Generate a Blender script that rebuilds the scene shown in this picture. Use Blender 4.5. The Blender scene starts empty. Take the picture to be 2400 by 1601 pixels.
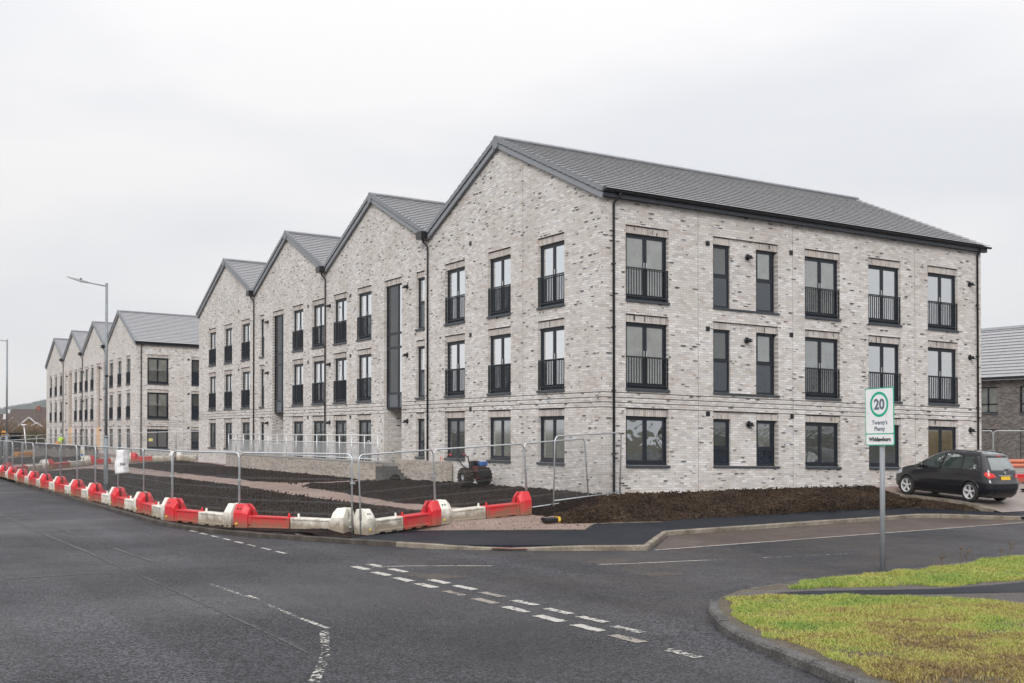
import bpy, math, random
import numpy as np
from mathutils import Vector, Matrix
from mathutils.geometry import tessellate_polygon

# ---------------------------------------------------------------- camera, light, exposure
scene = bpy.context.scene
C = scene.collection
R = math.radians
EYE = (-19.6485, -28.4983, 1.8878)
cam_data = bpy.data.cameras.new('camera')
cam_data.sensor_width = 36.0
cam_data.lens = 36.0 * 2714.32 / 2400.0
cam_data.shift_y = 175.75 / 2400.0
cam_data.clip_start = 0.1
cam_data.clip_end = 9000.0
cam = bpy.data.objects.new('camera', cam_data)
cam.location = EYE
cam.rotation_euler = (R(90.6994), 0.0, R(59.9125 - 90.0))
C.objects.link(cam)
scene.camera = cam

SUN_EL, SUN_AZ = 33.0, 226.0          # world angle (from +X, anticlockwise) the light comes from
world = bpy.data.worlds.new('World')
scene.world = world
world.use_nodes = True
wn, wl = world.node_tree.nodes, world.node_tree.links
wn.clear()
w_out = wn.new('ShaderNodeOutputWorld')
bg_blue = wn.new('ShaderNodeBackground')
bg_cloud = wn.new('ShaderNodeBackground')
sky = wn.new('ShaderNodeTexSky')
sky.sky_type = 'NISHITA'
sky.sun_disc = False
sky.sun_elevation = R(SUN_EL)
sky.sun_rotation = R(90.0 - SUN_AZ)
wl.new(sky.outputs[0], bg_blue.inputs[0])
bg_blue.inputs[1].default_value = 0.10
tc = wn.new('ShaderNodeTexCoord')
sep = wn.new('ShaderNodeSeparateXYZ')
wl.new(tc.outputs['Generated'], sep.inputs[0])
# cloud deck: soft grey-white masses, flattened towards the horizon
mp = wn.new('ShaderNodeMapping')
mp.inputs['Scale'].default_value = (1.0, 1.0, 3.2)
wl.new(tc.outputs['Generated'], mp.inputs[0])
cn = wn.new('ShaderNodeTexNoise')
cn.inputs['Scale'].default_value = 2.6
cn.inputs['Detail'].default_value = 4.0
cn.inputs['Roughness'].default_value = 0.42
wl.new(mp.outputs[0], cn.inputs['Vector'])
cr = wn.new('ShaderNodeValToRGB')
cr.color_ramp.elements[0].position = 0.36
cr.color_ramp.elements[0].color = (0.785, 0.797, 0.828, 1)
cr.color_ramp.elements[1].position = 0.56
cr.color_ramp.elements[1].color = (0.915, 0.902, 0.905, 1)
wl.new(cn.outputs['Fac'], cr.inputs[0])
wl.new(cr.outputs[0], bg_cloud.inputs[0])
# overcast luminance rises smoothly from the horizon to the zenith
zc = wn.new('ShaderNodeMath'); zc.operation = 'MAXIMUM'; zc.inputs[1].default_value = 0.0
wl.new(sep.outputs['Z'], zc.inputs[0])
zp = wn.new('ShaderNodeMath'); zp.operation = 'POWER'; zp.inputs[1].default_value = 1.9
wl.new(zc.outputs[0], zp.inputs[0])
zm = wn.new('ShaderNodeMath'); zm.operation = 'MULTIPLY_ADD'
zm.inputs[1].default_value = 1.1; zm.inputs[2].default_value = 0.735
wl.new(zp.outputs[0], zm.inputs[0])
wl.new(zm.outputs[0], bg_cloud.inputs[1])
mixw = wn.new('ShaderNodeMixShader')
mixw.inputs[0].default_value = 0.96
wl.new(bg_blue.outputs[0], mixw.inputs[1])
wl.new(bg_cloud.outputs[0], mixw.inputs[2])
wl.new(mixw.outputs[0], w_out.inputs['Surface'])

sun_data = bpy.data.lights.new('sun', 'SUN')
sun_data.energy = 1.5
sun_data.angle = R(24.0)
sun_data.color = (1.0, 0.965, 0.92)
sun = bpy.data.objects.new('sun', sun_data)
sd = Vector((math.cos(R(SUN_AZ)) * math.cos(R(SUN_EL)), math.sin(R(SUN_AZ)) * math.cos(R(SUN_EL)), math.sin(R(SUN_EL))))
sun.rotation_euler = sd.to_track_quat('Z', 'Y').to_euler()
C.objects.link(sun)

scene.view_settings.view_transform = 'Standard'
scene.view_settings.look = 'None'
scene.view_settings.exposure = 0.38
scene.view_settings.gamma = 1.0
scene.view_settings.use_curve_mapping = False
scene.cycles.max_bounces = 6
scene.cycles.diffuse_bounces = 3
scene.cycles.glossy_bounces = 3

random.seed(7)
rng = np.random.default_rng(11)
KX = -0.02144                          # the blocks' floors fall gently along the side street
HAZE = 0.00016
ZR = -0.72                             # road level

# ---------------------------------------------------------------- materials
MATS = {}
def ramp(n, stops):
    cr = n.new('ShaderNodeValToRGB')
    el = cr.color_ramp.elements
    while len(el) < len(stops): el.new(0.5)
    for e, (p, c) in zip(el, stops):
        e.position = p; e.color = (c[0], c[1], c[2], 1)
    return cr
def M(name, col, rough=0.6, metal=0.0, var=0.12, scale=6.0, bump=0.0, bscale=60.0, coat=0.0, ior=1.5, dirt=None, dirt_amt=0.5, dscale=5.0):
    """principled material with noise-driven colour variation, optional relief and dirt patches"""
    if name in MATS: return MATS[name]
    m = bpy.data.materials.new(name); m.use_nodes = True
    n, l = m.node_tree.nodes, m.node_tree.links
    p = n['Principled BSDF']
    p.inputs['Roughness'].default_value = rough
    p.inputs['Metallic'].default_value = metal
    p.inputs['IOR'].default_value = ior
    p.inputs['Coat Weight'].default_value = coat
    p.inputs['Coat Roughness'].default_value = 0.06
    t = n.new('ShaderNodeTexCoord')
    nz = n.new('ShaderNodeTexNoise'); nz.inputs['Scale'].default_value = scale; nz.inputs['Detail'].default_value = 5
    l.new(t.outputs['Object'], nz.inputs['Vector'])
    a = tuple(max(0, c * (1 - var)) for c in col); b = tuple(min(1, c * (1 + var)) for c in col)
    cr = ramp(n, [(0.3, a), (0.7, b)])
    l.new(nz.outputs['Fac'], cr.inputs[0])
    out = cr.outputs[0]
    if dirt:
        dn = n.new('ShaderNodeTexNoise'); dn.inputs['Scale'].default_value = dscale; dn.inputs['Detail'].default_value = 8; dn.inputs['Roughness'].default_value = 0.65
        l.new(t.outputs['Object'], dn.inputs['Vector'])
        dr = ramp(n, [(0.62 - dirt_amt * 0.25, (0, 0, 0)), (0.80 - dirt_amt * 0.15, (1, 1, 1))])
        l.new(dn.outputs['Fac'], dr.inputs[0])
        mx = n.new('ShaderNodeMix'); mx.data_type = 'RGBA'
        l.new(dr.outputs[0], mx.inputs[0]); l.new(out, mx.inputs[6]); mx.inputs[7].default_value = (*dirt, 1)
        out = mx.outputs[2]
    l.new(out, p.inputs['Base Color'])
    if bump:
        bn = n.new('ShaderNodeTexNoise'); bn.inputs['Scale'].default_value = bscale; bn.inputs['Detail'].default_value = 4
        l.new(t.outputs['Object'], bn.inputs['Vector'])
        bm = n.new('ShaderNodeBump'); bm.inputs['Strength'].default_value = bump; bm.inputs['Distance'].default_value = 0.02
        l.new(bn.outputs['Fac'], bm.inputs['Height']); l.new(bm.outputs[0], p.inputs['Normal'])
    MATS[name] = m
    return m

def math_node(n, l, op, a, b=None, c=None):
    x = n.new('ShaderNodeMath'); x.operation = op
    for i, v in enumerate((a, b, c)):
        if v is None: continue
        if isinstance(v, (int, float)): x.inputs[i].default_value = v
        else: l.new(v, x.inputs[i])
    return x.outputs[0]

def brick_material(name, stops, thr=0.90, dark=(0.034, 0.036, 0.043), lift=0.05):
    """fired brick: per-brick colour from the attribute 'rnd', dark kiln smears placed by the brick's own UV"""
    m = bpy.data.materials.new(name); m.use_nodes = True
    n, l = m.node_tree.nodes, m.node_tree.links
    p = n['Principled BSDF']; p.inputs['Roughness'].default_value = 0.88
    at = n.new('ShaderNodeAttribute'); at.attribute_name = 'rnd'
    uv = n.new('ShaderNodeUVMap'); uv.uv_map = 'UVMap'
    su = n.new('ShaderNodeSeparateXYZ'); l.new(uv.outputs[0], su.inputs[0])
    ge = n.new('ShaderNodeNewGeometry')
    big = n.new('ShaderNodeTexNoise'); big.inputs['Scale'].default_value = 0.55; big.inputs['Detail'].default_value = 3
    l.new(ge.outputs['Position'], big.inputs['Vector'])
    fine = n.new('ShaderNodeTexNoise'); fine.inputs['Scale'].default_value = 22; fine.inputs['Detail'].default_value = 4
    l.new(ge.outputs['Position'], fine.inputs['Vector'])
    cr = ramp(n, stops)
    l.new(at.outputs['Fac'], cr.inputs[0])
    # large soft batches of paler and warmer bricks
    hs = n.new('ShaderNodeMix'); hs.data_type = 'RGBA'; hs.blend_type = 'MULTIPLY'
    hs.inputs[0].default_value = 1.0
    br = ramp(n, [(0.34, (0.92, 0.90, 0.88)), (0.66, (1.05, 1.05, 1.06))])
    l.new(big.outputs['Fac'], br.inputs[0])
    l.new(cr.outputs[0], hs.inputs[6]); l.new(br.outputs[0], hs.inputs[7])
    fs = n.new('ShaderNodeMix'); fs.data_type = 'RGBA'; fs.blend_type = 'MULTIPLY'; fs.inputs[0].default_value = 0.8
    fr = ramp(n, [(0.3, (0.86, 0.86, 0.86)), (0.7, (1.08, 1.08, 1.08))])
    l.new(fine.outputs['Fac'], fr.inputs[0])
    l.new(hs.outputs[2], fs.inputs[6]); l.new(fr.outputs[0], fs.inputs[7])
    # smear mask
    r2 = math_node(n, l, 'FRACT', math_node(n, l, 'MULTIPLY', at.outputs['Fac'], 57.31))
    cl = n.new('ShaderNodeTexNoise'); cl.inputs['Scale'].default_value = 1.9; cl.inputs['Detail'].default_value = 2
    l.new(ge.outputs['Position'], cl.inputs['Vector'])
    th = math_node(n, l, 'MULTIPLY_ADD', cl.outputs['Fac'], -0.34, thr + 0.16)
    sel = math_node(n, l, 'GREATER_THAN', r2, th)
    r3 = math_node(n, l, 'FRACT', math_node(n, l, 'MULTIPLY', at.outputs['Fac'], 913.7))
    r4 = math_node(n, l, 'FRACT', math_node(n, l, 'MULTIPLY', at.outputs['Fac'], 2711.3))
    du = math_node(n, l, 'ABSOLUTE', math_node(n, l, 'SUBTRACT', su.outputs[0], math_node(n, l, 'MULTIPLY_ADD', r4, 0.5, 0.25)))
    rag = n.new('ShaderNodeTexNoise'); rag.inputs['Scale'].default_value = 34; rag.inputs['Detail'].default_value = 5; rag.inputs['Roughness'].default_value = 0.7
    l.new(ge.outputs['Position'], rag.inputs['Vector'])
    edge = math_node(n, l, 'MULTIPLY_ADD', su.outputs[1], 0.22, math_node(n, l, 'MULTIPLY_ADD', r3, 0.40, 0.0))
    edge = math_node(n, l, 'ADD', edge, math_node(n, l, 'MULTIPLY_ADD', rag.outputs['Fac'], 1.3, -0.65))
    inu = math_node(n, l, 'LESS_THAN', du, edge)
    inv = math_node(n, l, 'GREATER_THAN', su.outputs[1], math_node(n, l, 'MULTIPLY_ADD', rag.outputs['Fac'], 0.9, math_node(n, l, 'MULTIPLY_ADD', r4, 0.5, -0.38)))
    mk = math_node(n, l, 'MULTIPLY', math_node(n, l, 'MULTIPLY', sel, inu), inv)
    mk = math_node(n, l, 'MULTIPLY', mk, math_node(n, l, 'MULTIPLY_ADD', r3, 0.4, 0.55))
    mx = n.new('ShaderNodeMix'); mx.data_type = 'RGBA'
    l.new(mk, mx.inputs[0]); l.new(fs.outputs[2], mx.inputs[6]); mx.inputs[7].default_value = (*dark, 1)
    l.new(mx.outputs[2], p.inputs['Base Color'])
    bm = n.new('ShaderNodeBump'); bm.inputs['Strength'].default_value = 0.35; bm.inputs['Distance'].default_value = 0.006
    l.new(fine.outputs['Fac'], bm.inputs['Height']); l.new(bm.outputs[0], p.inputs['Normal'])
    MATS[name] = m
    return m
BUFF = [(0.0, (0.50, 0.455, 0.42)), (0.10, (0.565, 0.525, 0.495)), (0.38, (0.61, 0.585, 0.56)), (0.68, (0.65, 0.63, 0.61)),
        (0.88, (0.735, 0.725, 0.71)), (0.95, (0.56, 0.55, 0.55)), (1.0, (0.46, 0.46, 0.47))]
m_brick = brick_material('pale_buff_brick', BUFF, thr=0.925)
m_lintel = brick_material('soldier_brick', [(0.0, (0.38, 0.345, 0.32)), (0.35, (0.52, 0.48, 0.45)), (0.7, (0.58, 0.54, 0.50)), (1.0, (0.46, 0.44, 0.43))], thr=0.93)
m_grey_brick = brick_material('grey_brown_brick', [(0, (0.09, 0.082, 0.08)), (0.5, (0.15, 0.138, 0.132)), (1, (0.21, 0.19, 0.18))], thr=0.97)
m_ramp_brick = brick_material('sandy_wall_brick', [(0, (0.30, 0.265, 0.225)), (0.4, (0.44, 0.395, 0.345)), (0.8, (0.50, 0.455, 0.40)), (1, (0.38, 0.355, 0.335))], thr=0.93, dark=(0.13, 0.125, 0.12))
m_mortar = M('mortar', (0.40, 0.375, 0.355), 0.95, var=0.15, scale=3)
m_plain = M('plain_brick_side', (0.50, 0.45, 0.41), 0.9, var=0.1, scale=4)
m_grey_mortar = M('grey_mortar', (0.15, 0.142, 0.14), 0.95)
m_frame = M('anthracite_frame', (0.009, 0.013, 0.021), 0.42, var=0.06)
m_panel = None
m_rail = M('black_railing', (0.011, 0.015, 0.022), 0.42, var=0.06)
m_sill = M('grey_metal_sill', (0.045, 0.055, 0.068), 0.42, var=0.08)
m_black = M('black_plastic', (0.010, 0.010, 0.012), 0.35, var=0.1)
m_fascia = M('navy_fascia', (0.022, 0.028, 0.040), 0.4, var=0.08)
m_barge = M('blue_grey_board', (0.23, 0.25, 0.275), 0.5, var=0.06)
m_verge = M('grey_verge_tile', (0.20, 0.212, 0.23), 0.5, var=0.12)
m_chrome = M('steel_handle', (0.62, 0.62, 0.62), 0.22, metal=1.0, var=0.04)

def tile_material(name, lo, hi, rough):
    m = bpy.data.materials.new(name); m.use_nodes = True
    n, l = m.node_tree.nodes, m.node_tree.links
    p = n['Principled BSDF']; p.inputs['Roughness'].default_value = rough
    at = n.new('ShaderNodeAttribute'); at.attribute_name = 'rnd'
    ge = n.new('ShaderNodeNewGeometry')
    nz = n.new('ShaderNodeTexNoise'); nz.inputs['Scale'].default_value = 7; nz.inputs['Detail'].default_value = 6
    l.new(ge.outputs['Position'], nz.inputs['Vector'])
    s = math_node(n, l, 'MULTIPLY_ADD', at.outputs['Fac'], 0.3, math_node(n, l, 'MULTIPLY_ADD', nz.outputs['Fac'], 0.8, -0.2))
    cr = ramp(n, [(0.0, lo), (1.0, hi)])
    l.new(s, cr.inputs[0]); l.new(cr.outputs[0], p.inputs['Base Color'])
    MATS[name] = m
    return m
m_tile = tile_material('slate_grey_tile', (0.235, 0.237, 0.25), (0.315, 0.317, 0.332), 0.21)

def glass_material(name, lo, hi, body, rough=0.015, wob=0.0, wscale=3.0):
    """coated double glazing: mirror share grows with the viewing angle, the rest shows a dim room / film behind"""
    m = bpy.data.materials.new(name); m.use_nodes = True
    n, l = m.node_tree.nodes, m.node_tree.links
    n.remove(n['Principled BSDF'])
    out = n['Material Output']
    di = n.new('ShaderNodeBsdfDiffuse'); gl = n.new('ShaderNodeBsdfGlossy'); mx = n.new('ShaderNodeMixShader')
    gl.inputs['Roughness'].default_value = rough; gl.inputs['Color'].default_value = (0.93, 0.96, 0.98, 1)
    t = n.new('ShaderNodeTexCoord')
    nz = n.new('ShaderNodeTexNoise'); nz.inputs['Scale'].default_value = 2.2; nz.inputs['Detail'].default_value = 5
    l.new(t.outputs['Object'], nz.inputs['Vector'])
    cr = ramp(n, [(0.3, tuple(c * 0.7 for c in body)), (0.7, tuple(c * 1.3 for c in body))])
    l.new(nz.outputs['Fac'], cr.inputs[0]); l.new(cr.outputs[0], di.inputs['Color'])
    lw = n.new('ShaderNodeLayerWeight'); lw.inputs['Blend'].default_value = 0.5
    mr = n.new('ShaderNodeMapRange'); mr.inputs[1].default_value = 0.12; mr.inputs[2].default_value = 0.46
    mr.inputs[3].default_value = lo; mr.inputs[4].default_value = hi
    l.new(lw.outputs['Facing'], mr.inputs[0])
    l.new(mr.outputs[0], mx.inputs[0]); l.new(di.outputs[0], mx.inputs[1]); l.new(gl.outputs[0], mx.inputs[2])
    if wob:
        wz = n.new('ShaderNodeTexNoise'); wz.inputs['Scale'].default_value = wscale; wz.inputs['Detail'].default_value = 2; wz.inputs['Distortion'].default_value = 0.6
        l.new(t.outputs['Object'], wz.inputs['Vector'])
        bm = n.new('ShaderNodeBump'); bm.inputs['Strength'].default_value = wob; bm.inputs['Distance'].default_value = 0.1
        l.new(wz.outputs['Fac'], bm.inputs['Height']); l.new(bm.outputs[0], gl.inputs['Normal'])
    l.new(mx.outputs[0], out.inputs['Surface'])
    MATS[name] = m
    return m
g_bright = glass_material('coated_glass', 0.30, 0.86, (0.10, 0.11, 0.11), wob=0.015)
g_grey = glass_material('dusty_glass', 0.12, 0.42, (0.135, 0.145, 0.135), wob=0.03)
g_film = glass_material('filmed_glass', 0.16, 0.45, (0.155, 0.16, 0.145), rough=0.06)
g_dark = glass_material('dark_glass', 0.10, 0.22, (0.045, 0.050, 0.048), wob=0.02)
g_warm = glass_material('warm_dark_glass', 0.08, 0.2, (0.10, 0.075, 0.04))
g_wavy = glass_material('wavy_glass', 0.42, 0.62, (0.012, 0.016, 0.02), wob=0.10, wscale=1.3)

m_panel = glass_material('navy_panel', 0.07, 0.20, (0.006, 0.012, 0.024), rough=0.03, wob=0.03)

# ---------------------------------------------------------------- mesh helpers
class MB:
    def __init__(s): s.v = []; s.f = []; s.r = []
    def poly(s, pts, rnd=0.5):
        i = len(s.v); s.v.extend(tuple(p) for p in pts); s.f.append(tuple(range(i, i + len(pts)))); s.r.append(rnd); return s
    def hexa(s, c, rnd=0.5, skip=()):
        """eight corners: bottom ring 0-3, top ring 4-7"""
        i = len(s.v); s.v.extend(tuple(p) for p in c)
        for k, q in enumerate(((3, 2, 1, 0), (4, 5, 6, 7), (0, 1, 5, 4), (1, 2, 6, 5), (2, 3, 7, 6), (3, 0, 4, 7))):
            if k in skip: continue
            s.f.append(tuple(i + a for a in q)); s.r.append(rnd)
        return s
    def box(s, x0, x1, y0, y1, z0, z1, rnd=0.5, skip=()):
        return s.hexa([(x0, y0, z0), (x1, y0, z0), (x1, y1, z0), (x0, y1, z0), (x0, y0, z1), (x1, y0, z1), (x1, y1, z1), (x0, y1, z1)], rnd, skip)
    def tube(s, pts, r, n=8, cap=True, r2=None):
        pts = [Vector(p) for p in pts]; rings = []
        up = None
        for k, p in enumerate(pts):
            if k == 0: d = pts[1] - p
            elif k == len(pts) - 1: d = p - pts[k - 1]
            else: d = (pts[k + 1] - p).normalized() + (p - pts[k - 1]).normalized()
            d.normalize()
            if up is None:
                up = Vector((0, 0, 1)) if abs(d.z) < 0.9 else Vector((1, 0, 0))
            a = d.cross(up); a.normalize(); b = a.cross(d); up = b
            rr = r if r2 is None else r + (r2 - r) * k / (len(pts) - 1)
            i = len(s.v)
            for q in range(n):
                t = 2 * math.pi * q / n
                s.v.append(tuple(p + (a * math.cos(t) + b * math.sin(t)) * rr))
            rings.append(i)
        for k in range(len(rings) - 1):
            for q in range(n):
                s.f.append((rings[k] + q, rings[k] + (q + 1) % n, rings[k + 1] + (q + 1) % n, rings[k + 1] + q)); s.r.append(0.5)
        if cap:
            s.f.append(tuple(rings[0] + q for q in reversed(range(n)))); s.r.append(0.5)
            s.f.append(tuple(rings[-1] + q for q in range(n))); s.r.append(0.5)
        return s
    def beam(s, p, q, w, h):
        """rectangular bar from p to q, w across, h in the vertical plane"""
        p, q = Vector(p), Vector(q); d = (q - p).normalized()
        up = Vector((0, 0, 1)) if abs(d.z) < 0.95 else Vector((0, 1, 0))
        a = d.cross(up).normalized() * w / 2; b = a.cross(d).normalized() * h / 2
        return s.hexa([p - a - b, p + a - b, q + a - b, q - a - b, p - a + b, p + a + b, q + a + b, q - a + b])
    def prism(s, prof, axis, a0, a1, rnd=0.5):
        """extrude a 2-D profile along axis (0: profile is y,z; 1: x,z; 2: x,y)"""
        def pt(u, v, a): return {0: (a, u, v), 1: (u, a, v), 2: (u, v, a)}[axis]
        i = len(s.v); n = len(prof)
        s.v.extend(pt(u, v, a0) for u, v in prof); s.v.extend(pt(u, v, a1) for u, v in prof)
        s.f.append(tuple(i + k for k in reversed(range(n)))); s.f.append(tuple(i + n + k for k in range(n)))
        s.r += [rnd, rnd]
        for k in range(n):
            s.f.append((i + k, i + (k + 1) % n, i + n + (k + 1) % n, i + n + k)); s.r.append(rnd)
        return s
    def lathe(s, prof, n=20, c=(0, 0, 0), axis=2):
        """profile of (radius, height) turned about an axis"""
        rings = []
        for r, h in prof:
            i = len(s.v)
            for q in range(n):
                t = 2 * math.pi * q / n; u, v = r * math.cos(t), r * math.sin(t)
                p = {2: (u, v, h), 1: (u, h, v), 0: (h, u, v)}[axis]
                s.v.append((p[0] + c[0], p[1] + c[1], p[2] + c[2]))
            rings.append(i)
        for k in range(len(rings) - 1):
            for q in range(n):
                s.f.append((rings[k] + q, rings[k] + (q + 1) % n, rings[k + 1] + (q + 1) % n, rings[k + 1] + q)); s.r.append(0.5)
        return s
    def mesh(s, name, mat, smooth=False, shear=False, attr=False):
        me = bpy.data.meshes.new(name)
        v = s.v if not shear else [(x, y, z + KX * x) for x, y, z in s.v]
        me.from_pydata(v, [], s.f)
        if mat: me.materials.append(mat)
        if smooth: me.polygons.foreach_set('use_smooth', [True] * len(s.f))
        if attr:
            a = me.attributes.new('rnd', 'FLOAT', 'FACE'); a.data.foreach_set('value', s.r)
        me.update()
        return me
    def obj(s, name, mat, parent=None, **k): return link(name, s.mesh(name, mat, **k), parent)

def link(name, me, parent=None, loc=None, rot=None):
    o = bpy.data.objects.new(name, me); C.objects.link(o)
    if parent: o.parent = parent
    if loc is not None: o.location = loc
    if rot is not None: o.rotation_euler = rot
    return o
def tag(o, label=None, cat=None, group=None, kind=None):
    if label: o['label'] = label
    if cat: o['category'] = cat
    if group: o['group'] = group
    if kind: o['kind'] = kind
    return o
def thing(name, label, cat, loc=(0, 0, 0), rz=0.0, group=None):
    o = bpy.data.objects.new(name, None); C.objects.link(o)
    o.location = loc; o.rotation_euler = (0, 0, rz)
    return tag(o, label, cat, group)
KIDS = {}
def kids(o):
    return [c for c in o.children]
def dup(o, parent=None):
    """a copy of an object with copies of its parts and sub-parts"""
    c = o.copy(); C.objects.link(c)
    if parent is not None: c.parent = parent
    for ch in o.children: dup(ch, c)
    return c
def bevel(o, w=0.01, seg=2):
    b = o.modifiers.new('bevel', 'BEVEL'); b.width = w; b.segments = seg; b.limit_method = 'ANGLE'; b.angle_limit = R(35)
    return o
ORD = ['first', 'second', 'third', 'fourth', 'fifth', 'sixth', 'seventh', 'eighth', 'ninth', 'tenth', 'eleventh', 'twelfth', 'thirteenth', 'fourteenth', 'fifteenth', 'sixteenth']
def vnoise(x, y, seed=0):
    """smooth value noise on numpy arrays"""
    xi, yi = np.floor(x).astype(int), np.floor(y).astype(int)
    fx, fy = x - xi, y - yi
    fx, fy = fx * fx * (3 - 2 * fx), fy * fy * (3 - 2 * fy)
    def hsh(a, b):
        h = (a * 374761393 + b * 668265263 + seed * 1442695) & 0x7fffffff
        h = ((h ^ (h >> 13)) * 1274126177) & 0x7fffffff
        return ((h ^ (h >> 16)) & 0xffff) / 65535.0
    return (hsh(xi, yi) * (1 - fx) + hsh(xi + 1, yi) * fx) * (1 - fy) + (hsh(xi, yi + 1) * (1 - fx) + hsh(xi + 1, yi + 1) * fx) * fy

# ---------------------------------------------------------------- brickwork
class Bricks:
    """courses of brick on one facade; u runs to the right seen from outside, depth d runs inwards"""
    UVF = [(0, 0), (1, 0), (1, 1), (0, 1)]
    def __init__(s, origin, U, D): s.o, s.U, s.D = np.array(origin, float), np.array(U, float), np.array(D, float); s.b = []
    def add(s, u0, u1, z0, z1, d0=0.0, d1=0.03, rot=False): s.b.append((u0, u1, z0, z1, d0 + random.uniform(-0.0015, 0.0015), d1, random.random(), rot))
    def mesh(s, name, mat, items=None, shear=True, rel=None):
        items = s.b if items is None else items
        n = len(items)
        A = np.array([i[:7] for i in items]); rot = np.array([i[7] for i in items], bool)
        u0, u1, z0, z1, d0, d1, rn = A.T
        P = np.empty((n, 8, 3))
        for k, (uu, dd, zz) in enumerate(((u0, d0, z0), (u1, d0, z0), (u1, d0, z1), (u0, d0, z1), (u0, d1, z0), (u1, d1, z0), (u1, d1, z1), (u0, d1, z1))):
            P[:, k, :] = s.o + uu[:, None] * s.U + dd[:, None] * s.D + zz[:, None] * np.array([0, 0, 1.0])
        if shear: P[:, :, 2] += KX * P[:, :, 0]
        if rel is not None: P -= np.array(rel)
        fid = np.array([(0, 1, 2, 3), (3, 2, 6, 7), (1, 0, 4, 5), (0, 3, 7, 4), (2, 1, 5, 6)])
        F = (np.arange(n)[:, None, None] * 8 + fid[None]).reshape(-1, 4)
        me = bpy.data.meshes.new(name)
        me.vertices.add(n * 8); me.vertices.foreach_set('co', P.ravel())
        me.loops.add(F.size); me.loops.foreach_set('vertex_index', F.ravel().astype(np.int32))
        me.polygons.add(len(F)); me.polygons.foreach_set('loop_start', np.arange(0, F.size, 4, dtype=np.int32)); me.polygons.foreach_set('loop_total', np.full(len(F), 4, np.int32))
        me.polygons.foreach_set('use_smooth', np.zeros(len(F), bool))
        at = me.attributes.new('rnd', 'FLOAT', 'FACE'); at.data.foreach_set('value', np.repeat(rn, 5).astype(np.float32))
        uvl = me.uv_layers.new(name='UVMap')
        base = np.array([(0, 0), (1, 0), (1, 1), (0, 1)] + [(0, 0.05)] * 16, float)
        rbase = np.array([(1, 0), (1, 1), (0, 1), (0, 0)] + [(0, 0.05)] * 16, float)
        UV = np.where(rot[:, None, None], rbase[None], base[None])
        uvl.data.foreach_set('uv', UV.ravel().astype(np.float32))
        me.materials.append(mat); me.update(calc_edges=True)
        return me
ZJ = 5.442                               # a bed joint: the head of the first-floor openings
H = 0.075
def courses(bk, ulo, uhi, zlo, zhi, holes=(), top=None, q_lo=None, q_hi=None, d0=0.0, depth=0.03, phase=0.0, gaps=()):
    """stretcher-bond courses between ulo..uhi and zlo..zhi, leaving holes (u0,u1,z0,z1); top(u) trims gables"""
    k0, k1 = math.floor((zlo - ZJ) / H), math.ceil((zhi - ZJ) / H)
    for k in range(k0, k1):
        z0, z1 = ZJ + k * H + 0.005, ZJ + (k + 1) * H - 0.005
        zm = (z0 + z1) / 2
        if zm < zlo or zm > zhi: continue
        odd = k % 2
        a, b = ulo, uhi
        if q_lo is not None and odd: a += 0.1125
        if q_hi is not None and not odd: b -= 0.1125
        ints = [(a, b, False, False)]
        for h in holes:
            if h[2] < zm < h[3]:
                nx = []
                for (p, q, e0, e1) in ints:
                    if h[1] <= p or h[0] >= q: nx.append((p, q, e0, e1)); continue
                    if h[0] > p: nx.append((p, h[0], e0, True))
                    if h[1] < q: nx.append((h[1], q, True, e1))
                ints = nx
        dd = d0
        gz = z0
        for g in gaps:
            if abs(ZJ + k * H - g) < 0.02: gz = z0 + 0.016      # raked joint under every second course
        for (p, q, e0, e1) in ints:
            off = 0.1125 * odd + phase
            n = math.floor((p - off) / 0.225)
            while True:
                g0 = off + n * 0.225; n += 1
                if g0 >= q - 0.02: break
                x0, x1 = max(g0, p), min(g0 + 0.225, q)
                if x1 - x0 < 0.035: continue
                first, last = x0 == p, x1 == q
                s0 = x0 if (first and (e0 or p == ulo)) else x0 + 0.005
                s1 = x1 if (last and (e1 or q == uhi)) else x1 - 0.005
                if top is not None and min(top(s0), top(s1)) < z1: continue
                dp = depth
                if (first and e0) or (last and e1): dp = 0.19
                if q_lo is not None and not odd and first and p == ulo: dp = 0.1025
                if q_hi is not None and odd and last and q == uhi: dp = 0.1025
                bk.add(s0, s1, gz, z1, dd, dd + dp)
def mortar(mb, o, U, D, ulo, uhi, zlo, zhi, holes=(), lines=(), d=0.0035):
    o, U, D = Vector(o), Vector(U), Vector(D); Z = Vector((0, 0, 1))
    us = sorted({ulo, uhi} | {v for h in holes for v in h[:2]})
    zs = sorted({zlo, zhi} | {v for h in holes for v in h[2:4]} | {v for g in lines for v in (g - 0.006, g + 0.020)})
    zs = [z for z in zs if zlo <= z <= zhi]
    for a, b in zip(us, us[1:]):
        for p, q in zip(zs, zs[1:]):
            um, zm = (a + b) / 2, (p + q) / 2
            if any(h[0] < um < h[1] and h[2] < zm < h[3] for h in holes): continue
            dd = 0.06 if any(g - 0.006 < zm < g + 0.020 for g in lines) else d
            mb.poly([o + U * a + D * dd + Z * p, o + U * b + D * dd + Z * p, o + U * b + D * dd + Z * q, o + U * a + D * dd + Z * q])

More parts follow.
